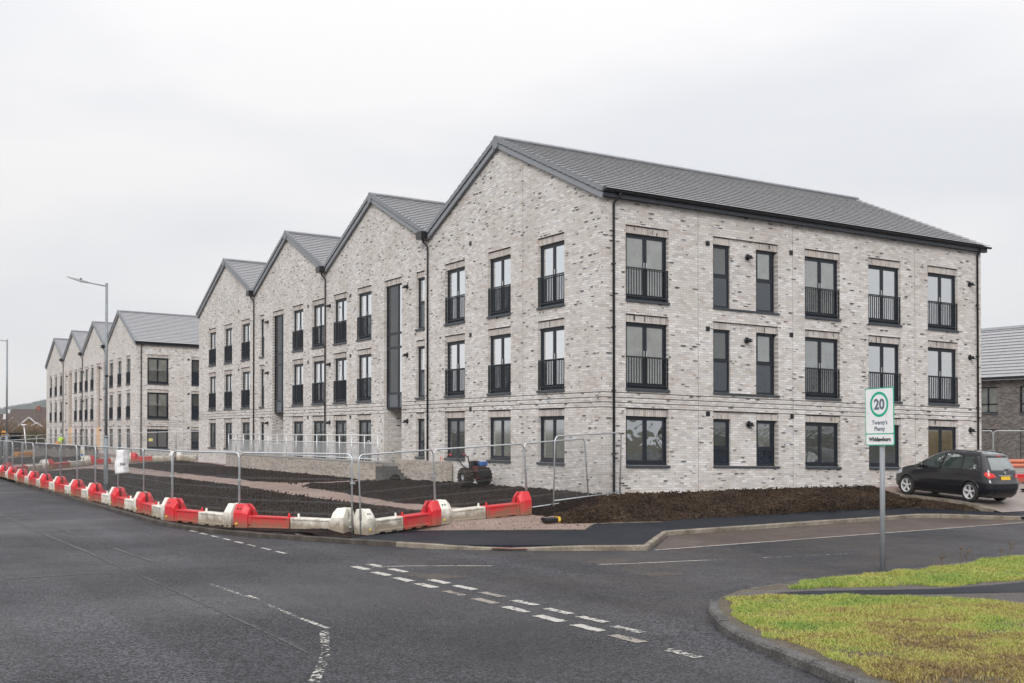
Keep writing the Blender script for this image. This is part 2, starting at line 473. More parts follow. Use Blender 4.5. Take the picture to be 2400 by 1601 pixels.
# openings: name -> (from, to) along each facade
LW = {'A': (2.13, 3.74), 'B': (5.50, 7.11), 'Cc': (8.84, 10.45), 'D': (12.2, 12.99), 'St': (14.33, 16.09), 'E': (17.44, 19.05), 'F': (20.25, 21.86),
      'G': (23.06, 24.67), 'Hh': (25.89, 27.5), 'St2': (28.83, 30.59), 'J': (31.96, 32.75), 'K': (34.49, 36.1), 'Lw': (37.86, 39.47), 'Mm': (41.21, 42.82)}
RW = {'w1': (0.83, 2.45), 'w2': (4.22, 6.97), 'w3': (8.155, 9.765), 'w4': (11.14, 12.75), 'w5': (14.14, 15.75)}
FL = [(0.867, 2.592), (3.192, 5.442), (5.892, 8.142)]     # sill and head of each storey
DOORSILL = 0.60
LINES = (2.592, 2.742, 2.892, 3.042)
RIDGES = (6.3, 17.3, 28.2, 39.15)
VALLEYS = (11.85, 22.8, 33.65)
LEN_R, LEN_L = 17.03, 45.05
TAN = 0.444
def topz(y): return max(11.90 - TAN * abs(y - r) for r in RIDGES)
DOORS0 = ('E', 'F', 'G', 'Hh')

def l_holes():
    hs = []
    for k, (a, b) in LW.items():
        if k in ('St', 'St2'): hs.append((-b, -a, -0.9, FL[2][1])); continue
        for i, (z0, z1) in enumerate(FL):
            if i == 0 and k in DOORS0: z0 = DOORSILL
            hs.append((-b, -a, z0, z1))
    return hs
def r_holes():
    return [(a, b, z0, z1) for (a, b) in RW.values() for z0, z1 in FL]
OL, UL, DL = (0, 0, 0), (0, -1, 0), (1, 0, 0)
OR_, UR, DR = (0, 0, 0), (1, 0, 0), (0, 1, 0)
bl = Bricks(OL, UL, DL)
courses(bl, -LEN_L, 0.0, -0.75, 11.9, l_holes(), top=lambda u: topz(-u), q_hi=True, gaps=LINES)
br = Bricks(OR_, UR, DR)
courses(br, 0.0, LEN_R, -0.75, 8.93, r_holes(), q_lo=True, gaps=LINES)
# recessed brick panel between the paired narrow windows
for (z0, z1) in FL:
    courses(br, 4.985, 6.065, z0, z1 - 0.02, d0=0.06, depth=0.12)
def lintel(bk, a, b, z1, d0=0.05):
    n = max(1, round((b - a) / 0.075)); w = (b - a) / n
    for i in range(n):
        bk.add(a + i * w + 0.005, a + (i + 1) * w - 0.005, z1 - 0.235, z1 - 0.026, d0, d0 + 0.13, True)
# porch side walls (deep entrance recess below the tall stair windows)
bp = Bricks((0, 16.09, 0), (1, 0, 0), (0, 1, 0)); courses(bp, 0.192, 1.6, -0.3, 2.78)
bp2 = Bricks((0, 30.59, 0), (1, 0, 0), (0, 1, 0)); courses(bp2, 0.192, 1.6, -0.3, 2.78)

mw = MB()
mortar(mw, OL, UL, DL, -LEN_L, -0.03, -0.9, 8.9, l_holes(), LINES)
for g, r in enumerate(RIDGES):
    y0 = 0.03 if g == 0 else VALLEYS[g - 1]; y1 = LEN_L if g == 3 else VALLEYS[g]
    mw.poly([(0.006, y1, 8.9), (0.006, y0, 8.9), (0.006, y0, topz(y0 + 0.001) if g == 0 else 11.9 - TAN * abs(y0 - r)), (0.006, r, 11.9), (0.006, y1, 11.9 - TAN * abs(y1 - r))])
mortar(mw, OR_, UR, DR, 0.006, LEN_R, -0.9, 9.0, r_holes(), LINES)
for (z0, z1) in FL:                                     # backing of the recessed panels and over the lintels
    mw.poly([(4.99, 0.066, z0), (6.06, 0.066, z0), (6.06, 0.066, z1), (4.99, 0.066, z1)])
for a, b in RW.values():
    for z0, z1 in FL: mw.poly([(a, 0.185, z1 - 0.24), (b, 0.185, z1 - 0.24), (b, 0.185, z1), (a, 0.185, z1)])
for k, (a, b) in LW.items():
    for i, (z0, z1) in enumerate(FL):
        if k in ('St', 'St2') and i < 2: continue
        mw.poly([(0.185, b, z1 - 0.24), (0.185, a, z1 - 0.24), (0.185, a, z1), (0.185, b, z1)])
# undersides of heads (top faces of the openings) and jamb backing
for (u0, u1, z0, z1) in r_holes():
    mw.poly([(u0, 0, z1 + 0.003), (u1, 0, z1 + 0.003), (u1, 0.19, z1 + 0.003), (u0, 0.19, z1 + 0.003)])
    for u, e in ((u0, -0.004), (u1, 0.004)): mw.poly([(u + e, 0.008, z0), (u + e, 0.22, z0), (u + e, 0.22, z1), (u + e, 0.008, z1)])
for (u0, u1, z0, z1) in l_holes():
    mw.poly([(0, -u0, z1 + 0.003), (0, -u1, z1 + 0.003), (0.19, -u1, z1 + 0.003), (0.19, -u0, z1 + 0.003)])
    for u, e in ((-u0, 0.004), (-u1, -0.004)): mw.poly([(0.008, u + e, z0), (0.22, u + e, z0), (0.22, u + e, z1), (0.008, u + e, z1)])
for y0, y1 in ((14.33, 16.09), (28.83, 30.59)):         # porches
    mw.poly([(0.19, y1 + 0.006, -0.9), (1.7, y1 + 0.006, -0.9), (1.7, y1 + 0.006, 2.8), (0.19, y1 + 0.006, 2.8)])
    mw.poly([(0.19, y0 - 0.006, -0.9), (1.7, y0 - 0.006, -0.9), (1.7, y0 - 0.006, 2.8), (0.19, y0 - 0.006, 2.8)])
    mw.poly([(1.62, y0, -0.9), (1.62, y1, -0.9), (1.62, y1, 2.8), (1.62, y0, 2.8)])
    mw.poly([(0.33, y0, 2.78), (1.7, y0, 2.78), (1.7, y1, 2.78), (0.33, y1, 2.78)])
    mw.box(0.0, 1.7, y0 + 0.01, y1 - 0.01, -0.9, 0.58)
me_wall = mw.mesh('wall', m_mortar, shear=True)
ms = MB()                                               # the far sides of the block
ms.poly([(LEN_R, 0.006, -0.9), (LEN_R, LEN_L, -0.9), (LEN_R, LEN_L, 9.0), (LEN_R, 33.65, 9.4), (LEN_R, 28.2, 11.8), (LEN_R, 22.8, 9.4), (LEN_R, 17.3, 11.8), (LEN_R, 11.85, 9.4), (LEN_R, 6.3, 11.8), (LEN_R, 0.006, 9.0)])
ms.poly([(0.006, LEN_L, -0.9), (LEN_R, LEN_L, -0.9), (LEN_R, LEN_L, 9.25), (0.006, LEN_L, 9.25)])
me_side = ms.mesh('side_wall', m_plain, shear=True)

dist = lambda i: (i[0] - EYE[0]) ** 2 + EYE[1] ** 2 + (i[2] - EYE[2]) ** 2
cand = [i for i in br.b if abs((i[1] - i[0]) - 0.215) < 0.002 and abs(i[5] - i[4] - 0.03) < 0.004 and abs((i[3] - i[2]) - 0.065) < 0.002]
cand.sort(key=dist); single = set(id(i) for i in cand[:300])
rest = [i for i in br.b if id(i) not in single]
me_bl = bl.mesh('brickwork', m_brick)
me_br_all = br.mesh('brickwork', m_brick)
me_br_rest = br.mesh('brickwork', m_brick, rest)
me_bp = [bp.mesh('porch_brickwork', m_brick), bp2.mesh('porch_brickwork', m_brick)]
brick_var = []
for i in range(36):
    t_ = Bricks((0, 0, 0), UR, DR); t_.add(0, 0.215, 0, 0.065)
    brick_var.append(t_.mesh('brick', m_brick))

# ---------------------------------------------------------------- windows (local: x right, y inwards, z up from the sill)
CACHE = {}
def cached(key, fn):
    if key not in CACHE: CACHE[key] = fn()
    return CACHE[key]
def frame_bars(kind, W, Hh):
    mb = MB(); y0, y1 = 0.115, 0.185; t = 0.055
    panes, opaque, handles = [], [], []
    mb.box(0, t, y0, y1, 0, Hh); mb.box(W - t, W, y0, y1, 0, Hh); mb.box(t, W - t, y0, y1, 0, t + 0.02); mb.box(t, W - t, y0, y1, Hh - t, Hh)
    def leaf(x0, x1, z0, z1, s=0.065, bot=0.085):
        a, b = y0 + 0.012, y1 - 0.012
        mb.box(x0, x0 + s, a, b, z0, z1); mb.box(x1 - s, x1, a, b, z0, z1); mb.box(x0 + s, x1 - s, a, b, z0, z0 + bot); mb.box(x0 + s, x1 - s, a, b, z1 - s, z1)
        panes.append((x0 + s - 0.004, x1 - s + 0.004, z0 + bot - 0.004, z1 - s + 0.004))
    if kind in ('door', 'casement'):
        m = W / 2
        bot = 0.10 if kind == 'door' else 0.07
        leaf(t + 0.004, m - 0.003, t + 0.024, Hh - t - 0.004, bot=bot); leaf(m + 0.003, W - t - 0.004, t + 0.024, Hh - t - 0.004, bot=bot)
        if kind == 'door': handles = [(m - 0.045, 1.06), (m + 0.045, 1.06)]
        if kind == 'casement': mb.box(0.0, W, 0.09, 0.125, 0.0, 0.055)
    elif kind == 'slim':
        zt = Hh * 0.50 if Hh > 1.9 else Hh * 0.37
        mb.box(t, W - t, y0 + 0.004, y1 - 0.004, zt - 0.04, zt + 0.04)
        leaf(t + 0.004, W - t - 0.004, zt + 0.042, Hh - t - 0.004, s=0.045, bot=0.045)
        opaque.append((t, W - t, t, zt - 0.04))
    elif kind == 'stair':
        m = W * 0.66
        z_s = [0.05, 0.62, 2.52, 3.10, Hh - t]
        mb.box(m - 0.05, m + 0.05, y0 + 0.004, y1 - 0.004, t, Hh - t)
        for z in z_s[1:4]: mb.box(t, W - t, y0 + 0.006, y1 - 0.006, z - 0.045, z + 0.045)
        for i, (p, q) in enumerate(zip(z_s, z_s[1:])):
            for (a, b) in ((t, m - 0.05), (m + 0.05, W - t)):
                (opaque if i == 0 else panes).append((a, b, p, q))
    return mb, panes, opaque, handles
def window(root, wall, kind, u0, W, z0, z1, glass, rail=False, sill=True, pid=''):
    """wall 'R' faces the side street, 'L' the main road"""
    Hh = z1 - z0 - 0.235
    sh = wall == 'R'
    key = (wall, kind, round(W, 3), round(Hh, 3))
    if key not in CACHE:
        mb, panes, opaque, handles = frame_bars(kind, W, Hh)
        CACHE[key] = (mb.mesh('window', m_frame, shear=sh), panes, opaque, handles)
    me, panes, opaque, handles = CACHE[key]
    loc, rot = ((u0, 0, z0 + KX * u0), (0, 0, 0)) if sh else ((0, -u0, z0), (0, 0, R(-90)))
    w = link('window', me, root, loc, rot)
    for i, q in enumerate(panes):
        gl_ = g_bright if kind == 'stair' and i % 2 else glass
        link('pane', cached((key, 'p', i, gl_.name), lambda: MB().box(q[0], q[1], 0.150, 0.158, q[2], q[3]).mesh('pane', gl_, shear=sh)), w)
    for i, q in enumerate(opaque):
        link('panel', cached((key, 'o', i), lambda: MB().box(q[0], q[1], 0.140, 0.156, q[2], q[3]).mesh('panel', m_panel, shear=sh)), w)
    for i, (hx, hz) in enumerate(handles):
        link('handle', cached((key, 'h', i), lambda: MB().box(hx - 0.014, hx + 0.014, 0.105, 0.128, hz - 0.11, hz + 0.11).mesh('handle', m_chrome, shear=sh)), w)
    if rail:
        def mk():
            mb = MB(); W2 = W
            mb.box(0.012, W2 - 0.012, 0.0, 0.045, 0.955, 0.985); mb.box(0.012, W2 - 0.012, 0.004, 0.041, 0.085, 0.115)
            n = 16 if W > 1.2 else 8
            for i in range(n + 1):
                x = 0.02 + (W2 - 0.04) * i / n
                mb.box(x - 0.006, x + 0.006, 0.010, 0.034, 0.115, 0.955)
            for x in (0.025, W2 - 0.025): mb.box(x - 0.013, x + 0.013, 0.003, 0.042, 0.02, 0.9535)
            return mb.mesh('balustrade', m_rail, shear=sh)
        link('balustrade', cached((key, 'rail'), mk), w)
    if sill:
        link('sill', cached((key, 'sill'), lambda: MB().box(-0.012, W + 0.03, -0.055, 0.15, -0.055, -0.006).box(-0.012, W + 0.03, -0.056, -0.035, -0.075, -0.055).mesh('sill', m_sill, shear=sh)), w)
    return w
def lintel_part(root, wall, a, b, z1, pid):
    def mk():
        bk = Bricks(OR_, UR, DR) if wall == 'R' else Bricks(OL, UL, DL)
        lintel(bk, a, b, z1); return bk.mesh('soldier_course', m_lintel)
    return link('soldier_course', cached(('lin', wall, pid), mk), root)

# ---------------------------------------------------------------- one apartment block
def roof_meshes():
    out = {'course': [], 'verge': [], 'ridge': [], 'barge': []}
    ca, sa = math.cos(math.atan(TAN)), math.sin(math.atan(TAN))
    for g, r in enumerate(RIDGES):
        ends = ((-1, (-0.24 if g == 0 else VALLEYS[g - 1])), (1, (LEN_L + 0.2 if g == 3 else VALLEYS[g])))
        for sgn, ye in ends:
            L = abs(ye - r) / ca; n = round(L / 0.335); st = L / n
            def P(x, s, o): return (x, r + sgn * (s * ca + o * sa), 12.0 - s * sa + o * ca)
            for k in range(n):
                s0, s1 = k * st, (k + 1) * st
                mb = MB(); xs = [-0.10] + [-0.10 + 0.3 * i for i in range(1, 58)] + [17.25]
                for a, b in zip(xs, xs[1:]):
                    j = random.uniform(-0.001, 0.001)
                    mb.hexa([P(a + 0.003, s0, -0.02), P(b - 0.003, s0, -0.02), P(b - 0.003, s1 + 0.01, 0.015), P(a + 0.003, s1 + 0.01, 0.015),
                             P(a + 0.001, s0 - 0.02, 0.0 + j), P(b - 0.001, s0 - 0.02, 0.0 + j), P(b - 0.001, s1 + 0.012, 0.030 + j), P(a + 0.001, s1 + 0.012, 0.030 + j)], random.random())
                out['course'].append(mb.mesh('tile_course', m_tile, shear=True, attr=True))
                vb = MB()
                vb.hexa([P(-0.17, s0, -0.125), P(-0.045, s0, -0.125), P(-0.045, s1, -0.105), P(-0.17, s1, -0.105), P(-0.17, s0, 0.03), P(-0.045, s0, 0.03), P(-0.045, s1 + 0.015, 0.062), P(-0.17, s1 + 0.015, 0.062)])
                vb.v = [(a[0], a[1], a[2]) for a in vb.v]
                out['verge'].append(vb.mesh('verge_tile', m_verge, shear=True))
            bb = MB()
            bb.hexa([P(-0.125, 0.02, -0.31), P(-0.09, 0.02, -0.31), P(-0.09, L, -0.31), P(-0.125, L, -0.31), P(-0.125, 0.02, -0.14), P(-0.09, 0.02, -0.14), P(-0.09, L, -0.14), P(-0.125, L, -0.14)])
            bb.hexa([P(-0.09, 0.02, -0.30), P(0.0, 0.02, -0.30), P(0.0, L, -0.30), P(-0.09, L, -0.30), P(-0.09, 0.02, -0.28), P(0.0, 0.02, -0.28), P(0.0, L, -0.28), P(-0.09, L, -0.28)])
            out['barge'].append(bb.mesh('bargeboard', m_barge, shear=True))
            if sgn < 0: out['barge'].append(MB().prism([(r - 0.17, 11.66), (r, 11.60), (r + 0.17, 11.66), (r + 0.17, 11.93), (r, 12.01), (r - 0.17, 11.93)], 0, -0.176, -0.02).mesh('apex_cap', m_verge, shear=True))
            ub = MB(); ub.poly([P(-0.03, 0, -0.03), P(17.2, 0, -0.03), P(17.2, L, -0.03), P(-0.03, L, -0.03)])
            out['barge'].append(ub.mesh('roof_underlay', m_fascia, shear=True))
        rows = []
        for i in range(39):
            x0 = -0.17 + i * 0.448; x1 = min(x0 + 0.44, 17.27)
            if x1 - x0 < 0.05: break
            j = random.uniform(-0.003, 0.003)
            rows.append(MB().prism([(r - 0.16, 11.97 + j), (r - 0.145, 12.02 + j), (r - 0.05, 12.075 + j), (r + 0.05, 12.075 + j), (r + 0.145, 12.02 + j), (r + 0.16, 11.97 + j)], 0, x0, x1))
        if g == 0: out['ridge'] += [q.mesh('ridge_tile', m_verge, shear=True) for q in rows]
        else:
            a = MB()
            for q in rows:
                i0 = len(a.v); a.v += q.v; a.f += [tuple(i + i0 for i in f) for f in q.f]; a.r += q.r
            out['ridge'].append(a.mesh('ridge_tiles', m_verge, shear=True))
    return out
RM = roof_meshes()
gut = MB()
prof = [(-0.24 + 0.062 * math.cos(t), 9.055 + 0.062 * math.sin(t)) for t in np.linspace(math.pi, 2 * math.pi, 9)]
prof += [(q[0] * 1.0 + (0.006 if q[0] < -0.24 else -0.006), q[1] + 0.004) for q in reversed(prof)]
gut.prism(prof, 0, -0.14, 17.29)
me_gut = gut.mesh('gutter', m_black, shear=True)
me_fas = MB().box(-0.09, 17.18, -0.175, -0.15, 8.87, 9.06).box(-0.09, 17.18, -0.15, 0.0, 8.872, 8.892).mesh('fascia', m_fascia, shear=True)
def pipe(pts): return MB().tube(pts, 0.038, 8).mesh('downpipe', m_black, smooth=True, shear=True)
PIPES = [pipe([(0.47, -0.24, 9.03), (0.47, -0.24, 8.93), (0.35, -0.06, 8.72), (0.35, -0.06, -0.1)]), pipe([(16.77, -0.22, 9.03), (16.77, -0.22, 8.95), (16.77, -0.06, 8.75), (16.77, -0.06, -0.1)])]
HOPS = []
for v in VALLEYS:
    PIPES.append(pipe([(-0.2, v + 0.1, 9.32), (-0.2, v + 0.1, 9.2), (-0.06, v - 0.02, 9.0), (-0.06, v - 0.02, 0.55)]))
    HOPS.append(MB().prism([(v - 0.13, 9.27), (v + 0.29, 9.27), (v + 0.33, 9.33), (v + 0.33, 9.56), (v - 0.17, 9.56), (v - 0.17, 9.33)], 0, -0.40, -0.03).mesh('hopper', m_black, shear=True))
me_clip = MB().box(-0.052, 0.052, 0.0, 0.1, -0.02, 0.02).mesh('pipe_bracket', m_black)
SQV = {'R': [(4.0, 7.8), (7.54, 7.73 + 0.05), (4.0, 5.1), (7.54, 5.06), (4.0, 2.42), (7.56, 2.36)],
       'L': [(8.4, 8.65), (8.39, 5.34), (8.39, 2.66), (25.2, 7.93), (25.2, 5.22), (25.2, 2.52), (19.77, 7.91), (19.77, 5.23), (19.77, 2.5), (36.56, 8.7), (36.56, 5.36)]}
RDV = {'R': [(5.66, 7.49), (5.62, 4.8), (5.69, 2.1), (16.39, 7.3), (16.4, 4.59), (16.4, 1.91)],
       'L': [(13.79, 7.67), (13.78, 4.93), (13.77, 2.27), (31.31, 7.67), (31.3, 4.96), (31.31, 2.3), (22.28, 7.69), (22.28, 4.97), (22.3, 2.27)]}
me_sq = MB().box(-0.075, 0.075, -0.02, 0.02, -0.075, 0.075).box(-0.06, 0.06, -0.03, -0.02, 0.02, 0.032).box(-0.06, 0.06, -0.03, -0.02, -0.03, -0.018).mesh('vent', m_black)
fl = MB(); fl.lathe([(0.0, -0.035), (0.09, -0.035), (0.105, -0.02), (0.105, 0.01), (0.0, 0.01)], 16, axis=1); fl.tube([(0, -0.02, 0), (0, -0.16, -0.01)], 0.055, 12)
fl.box(-0.05, 0.05, -0.22, -0.11, -0.075, -0.03)
me_fl = fl.mesh('flue', m_black, smooth=False)
m_ply = M('plywood', (0.62, 0.40, 0.22), 0.7, var=0.15, scale=5)
m_tan = brick_material('blank_tan_brick', [(0, (0.25, 0.20, 0.165)), (0.5, (0.36, 0.295, 0.25)), (1, (0.44, 0.37, 0.32))], thr=0.97)

JOINTS = (3.62, 7.61, 13.47)
m_seal = M('grey_sealant', (0.22, 0.21, 0.205), 0.8)
def block(root, near):
    link('wall', me_wall, root); link('side_wall', me_side, root)
    if near:
        tag(link('brickwork', me_br_rest, root), kind='stuff')
        for i, b in enumerate(cand[:300]):
            link('brick', brick_var[i % 36], root, (b[0], b[4], b[2] + KX * b[0]))
    else: tag(link('brickwork', me_br_all, root), kind='stuff')
    tag(link('brickwork', me_bl, root), kind='stuff')
    for me in me_bp: tag(link('porch_brickwork', me, root), kind='stuff')
    for me in RM['course']: link('tile_course', me, root)
    for me in RM['verge']: link('verge_tile', me, root)
    for me in RM['ridge']: link(me.name.split('.')[0], me, root)
    for me in RM['barge']: link(me.name.split('.')[0], me, root)
    link('gutter', me_gut, root); link('fascia', me_fas, root)
    for i, me in enumerate(PIPES):
        p = link('downpipe', me, root)
        if near and i < 2:
            for z in (1.2, 3.1, 5.0, 6.9): link('pipe_bracket', me_clip, p, ((0.35, 16.77)[i], -0.1, z + KX * (0.35, 16.77)[i]))
    for me in HOPS: link('hopper', me, root)
    for wl_, me, nm in ((SQV, me_sq, 'vent'), (RDV, me_fl, 'flue')):
        for u, z in wl_['R']: link(nm, me, root, (u, 0.0, z - KX * 0.0), None)
        for y, z in wl_['L']: link(nm, me, root, (0.0, y, z), (0, 0, R(-90)))
    for x in JOINTS: link('movement_joint', cached(('mj', x), lambda: MB().box(x - 0.006, x + 0.006, -0.002, 0.02, -0.3, 8.85).mesh('movement_joint', m_seal, shear=True)), root)
    link('movement_joint', cached(('mj', 'L'), lambda: MB().box(-0.002, 0.02, 4.69, 4.702, -0.3, 11.0).mesh('movement_joint', m_seal, shear=True)), root)
    # windows facing the side street
    gl = {('w1', 1): g_film, ('w1', 2): g_film, ('w1', 0): g_wavy, ('w3', 2): g_grey, ('w3', 1): g_grey, ('w3', 0): g_dark,
          ('w4', 2): g_bright2, ('w4', 1): g_bright2, ('w4', 0): g_dark, ('w5', 2): g_bright2, ('w5', 1): g_bright2, ('w5', 0): g_warm}
    for k, (a, b) in RW.items():
        for i, (z0, z1) in enumerate(FL):
            if k == 'w2':
                for (p, q) in ((4.24, 4.965), (6.085, 6.83)):
                    window(root, 'R', 'slim', p, q - p, z0, z1, (g_dark if p < 5 else g_grey), sill=False)
                lintel_part(root, 'R', 4.225, 4.975, z1, ('a', i)); lintel_part(root, 'R', 6.075, 6.965, z1, ('b', i))
                link('sill', cached(('w2sill', i), lambda: MB().box(a - 0.012, b + 0.03, -0.055, 0.18, z0 - 0.055, z0 - 0.006).mesh('sill', m_sill, shear=True)), root)
                continue
            if not near and k in ('w4', 'w5'): continue
            window(root, 'R', 'casement' if i == 0 else 'door', a + 0.004, b - a - 0.008, z0, z1, gl[(k, i)], rail=i > 0)
            lintel_part(root, 'R', a + 0.004, b - 0.004, z1, (k, i))
    for k, (a, b) in LW.items():
        if k in ('St', 'St2'):
            if near:
                window(root, 'L', 'stair', -b + 0.004, b - a - 0.008, 2.80, FL[2][1], g_stair, sill=False)
                d = link('door', cached(('pd', k), lambda: MB().box(1.52, 1.6, a + 0.35, b - 0.35, 0.58, 2.7).mesh('door', m_panel, shear=True)), root)
                link('handle', cached(('pdh', k), lambda: MB().box(1.48, 1.52, a + 0.45, a + 0.48, 1.4, 1.9).mesh('handle', m_chrome, shear=True)), d)
            else:                                       # stairwell still bricked blank above a plywood door
                def blank():
                    bk = Bricks(OL, UL, DL); courses(bk, -b + 0.01, -a - 0.01, 0.5, 7.9, d0=0.2); return bk.mesh('infill_brickwork', m_tan)
                tag(link('infill_brickwork', cached(('blank', k), blank), root), kind='stuff')
                link('plywood_door', cached(('ply', k), lambda: MB().box(0.05, 0.09, a + 0.02, b - 0.02, -0.2, 2.55).mesh('plywood_door', m_ply, shear=True)), root)
            lintel_part(root, 'L', -b + 0.004, -a - 0.004, FL[2][1], (k, 2))
            continue
        for i, (z0, z1) in enumerate(FL):
            slim = k in ('D', 'J')
            if i == 0 and k in DOORS0: z0 = DOORSILL
            kind = 'slim' if slim else ('casement' if i == 0 and k not in DOORS0 else 'door')
            g = g_bright if i > 0 else (g_film if k in ('A', 'B') else g_dark)
            if not near: g = g_grey
            window(root, 'L', kind, -b + 0.004, b - a - 0.008, z0, z1, g, rail=(i > 0 and not slim))
            lintel_part(root, 'L', -b + 0.004, -a - 0.004, z1, (k, i))
g_bright2 = glass_material('sky_glass', 0.46, 0.66, (0.10, 0.11, 0.11), wob=0.03)
g_stair = glass_material('stair_glass', 0.06, 0.15, (0.012, 0.014, 0.017))
near_block = thing('apartment_block', 'large pale brick three storey apartment block with four grey gables, nearest the junction', 'apartment block', group='pale brick apartment blocks along the road')
block(near_block, True)
far_block = thing('apartment_block', 'smaller looking pale brick apartment block with plywood doors, farther along the road', 'apartment block', (0, 63.1, -0.33), group='pale brick apartment blocks along the road')
block(far_block, False)
def text_mesh(body, size, mat, depth=0.002, bold=0.0, align='CENTER'):
    cu = bpy.data.curves.new('lettering', 'FONT'); cu.body = body; cu.size = size; cu.extrude = depth; cu.offset = bold; cu.align_x = align
    cu.resolution_u = 3
    o = bpy.data.objects.new('lettering', cu)
    me = bpy.data.meshes.new_from_object(o); bpy.data.objects.remove(o)
    me.name = 'lettering'; me.materials.clear(); me.materials.append(mat)
    return me
m_redspray = M('red_spray_paint', (0.62, 0.03, 0.02), 0.7)
# spray-painted mark beside the ground-floor window: u to the right is -Y
link('lettering', text_mesh('F1', 0.24, m_redspray, 0.001, 0.006), near_block, (-0.004, 10.72, 0.74), (R(90), 0, R(-90)))

# ---------------------------------------------------------------- ground, road, pavements
def ground_mat(name, cols, rough, nscale, bump, bscale, speck=None, wet=None, wet_rough=0.25, big=0.35, spec=0.4):
    """two scales of colour noise, fine relief, dark/bright aggregate specks, and smoother damp patches"""
    m = bpy.data.materials.new(name); m.use_nodes = True
    n, l = m.node_tree.nodes, m.node_tree.links
    p = n['Principled BSDF']; p.inputs['Specular IOR Level'].default_value = spec
    ge = n.new('ShaderNodeNewGeometry')
    a = n.new('ShaderNodeTexNoise'); a.inputs['Scale'].default_value = big; a.inputs['Detail'].default_value = 6; a.inputs['Roughness'].default_value = 0.6
    b = n.new('ShaderNodeTexNoise'); b.inputs['Scale'].default_value = nscale; b.inputs['Detail'].default_value = 5; b.inputs['Roughness'].default_value = 0.7
    for x in (a, b): l.new(ge.outputs['Position'], x.inputs['Vector'])
    s = math_node(n, l, 'ADD', math_node(n, l, 'MULTIPLY', a.outputs['Fac'], 0.5), math_node(n, l, 'MULTIPLY', b.outputs['Fac'], 0.5))
    cr = ramp(n, [(0.36, cols[0]), (0.5, cols[1]), (0.64, cols[2])])
    l.new(s, cr.inputs[0]); out = cr.outputs[0]
    if speck:
        v = n.new('ShaderNodeTexNoise'); v.inputs['Scale'].default_value = speck[0]; v.inputs['Detail'].default_value = 2
        l.new(ge.outputs['Position'], v.inputs['Vector'])
        vr = ramp(n, [(0.42, (speck[1],) * 3), (0.5, (1, 1, 1)), (0.60, (speck[2],) * 3)])
        l.new(v.outputs['Fac'], vr.inputs[0])
        mx = n.new('ShaderNodeMix'); mx.data_type = 'RGBA'; mx.blend_type = 'MULTIPLY'; mx.inputs[0].default_value = 1
        l.new(out, mx.inputs[6]); l.new(vr.outputs[0], mx.inputs[7]); out = mx.outputs[2]
    l.new(out, p.inputs['Base Color'])
    if wet is not None:
        w = n.new('ShaderNodeTexNoise'); w.inputs['Scale'].default_value = wet; w.inputs['Detail'].default_value = 5
        l.new(ge.outputs['Position'], w.inputs['Vector'])
        mr = n.new('ShaderNodeMapRange'); mr.inputs[1].default_value = 0.35; mr.inputs[2].default_value = 0.68
        mr.inputs[3].default_value = rough; mr.inputs[4].default_value = wet_rough
        l.new(w.outputs['Fac'], mr.inputs[0]); l.new(mr.outputs[0], p.inputs['Roughness'])
    else: p.inputs['Roughness'].default_value = rough
    if bump:
        bn = n.new('ShaderNodeTexNoise'); bn.inputs['Scale'].default_value = bscale; bn.inputs['Detail'].default_value = 3
        l.new(ge.outputs['Position'], bn.inputs['Vector'])
        bm = n.new('ShaderNodeBump'); bm.inputs['Strength'].default_value = bump; bm.inputs['Distance'].default_value = 0.012
        l.new(bn.outputs['Fac'], bm.inputs['Height']); l.new(bm.outputs[0], p.inputs['Normal'])
    MATS[name] = m
    return m
m_road = ground_mat('worn_asphalt', [(0.0215, 0.0225, 0.0265), (0.029, 0.030, 0.035), (0.0405, 0.0415, 0.047)], 0.72, 5, 1.0, 36, speck=(34, 0.34, 2.1), wet=0.22, wet_rough=0.42, spec=0.20)
m_tarmac = ground_mat('fresh_blue_black_tarmac', [(0.012, 0.014, 0.020), (0.0165, 0.019, 0.0265), (0.024, 0.026, 0.034)], 0.62, 9, 0.8, 60, speck=(60, 0.6, 1.5), wet=0.5, wet_rough=0.5, spec=0.10)
m_bay = ground_mat('muddy_bay_asphalt', [(0.055, 0.042, 0.036), (0.082, 0.064, 0.056), (0.115, 0.095, 0.087)], 0.65, 3, 0.5, 60, speck=(60, 0.7, 1.35), wet=0.5, wet_rough=0.45, spec=0.15)
m_gravel = ground_mat('pink_whin_gravel', [(0.19, 0.135, 0.115), (0.255, 0.19, 0.165), (0.32, 0.25, 0.22)], 0.9, 8, 0.9, 60, speck=(70, 0.55, 1.45))
m_soil = ground_mat('dark_topsoil', [(0.0075, 0.005, 0.004), (0.0145, 0.0098, 0.0078), (0.030, 0.021, 0.017)], 0.95, 7, 1.0, 28, speck=(24, 0.4, 1.9), big=0.8, spec=0.15)
m_bank = ground_mat('brown_turned_soil', [(0.014, 0.0092, 0.0062), (0.028, 0.0185, 0.0122), (0.052, 0.036, 0.024)], 0.95, 6, 1.0, 26, speck=(22, 0.4, 1.9), big=0.9, spec=0.15)
m_drive = ground_mat('pinkish_driveway', [(0.17, 0.138, 0.122), (0.225, 0.19, 0.17), (0.275, 0.24, 0.22)], 0.75, 4, 0.3, 80, speck=(90, 0.8, 1.2), wet=0.4, wet_rough=0.45)
m_kerb = ground_mat('concrete_kerb', [(0.12, 0.098, 0.075), (0.21, 0.18, 0.145), (0.30, 0.268, 0.222)], 0.85, 3.5, 0.5, 55, speck=(60, 0.7, 1.2), big=1.6)
m_oldkerb = ground_mat('old_grey_kerb', [(0.048, 0.046, 0.045), (0.078, 0.074, 0.072), (0.125, 0.12, 0.116)], 0.85, 3.5, 0.7, 50, speck=(45, 0.6, 1.4), big=1.3)
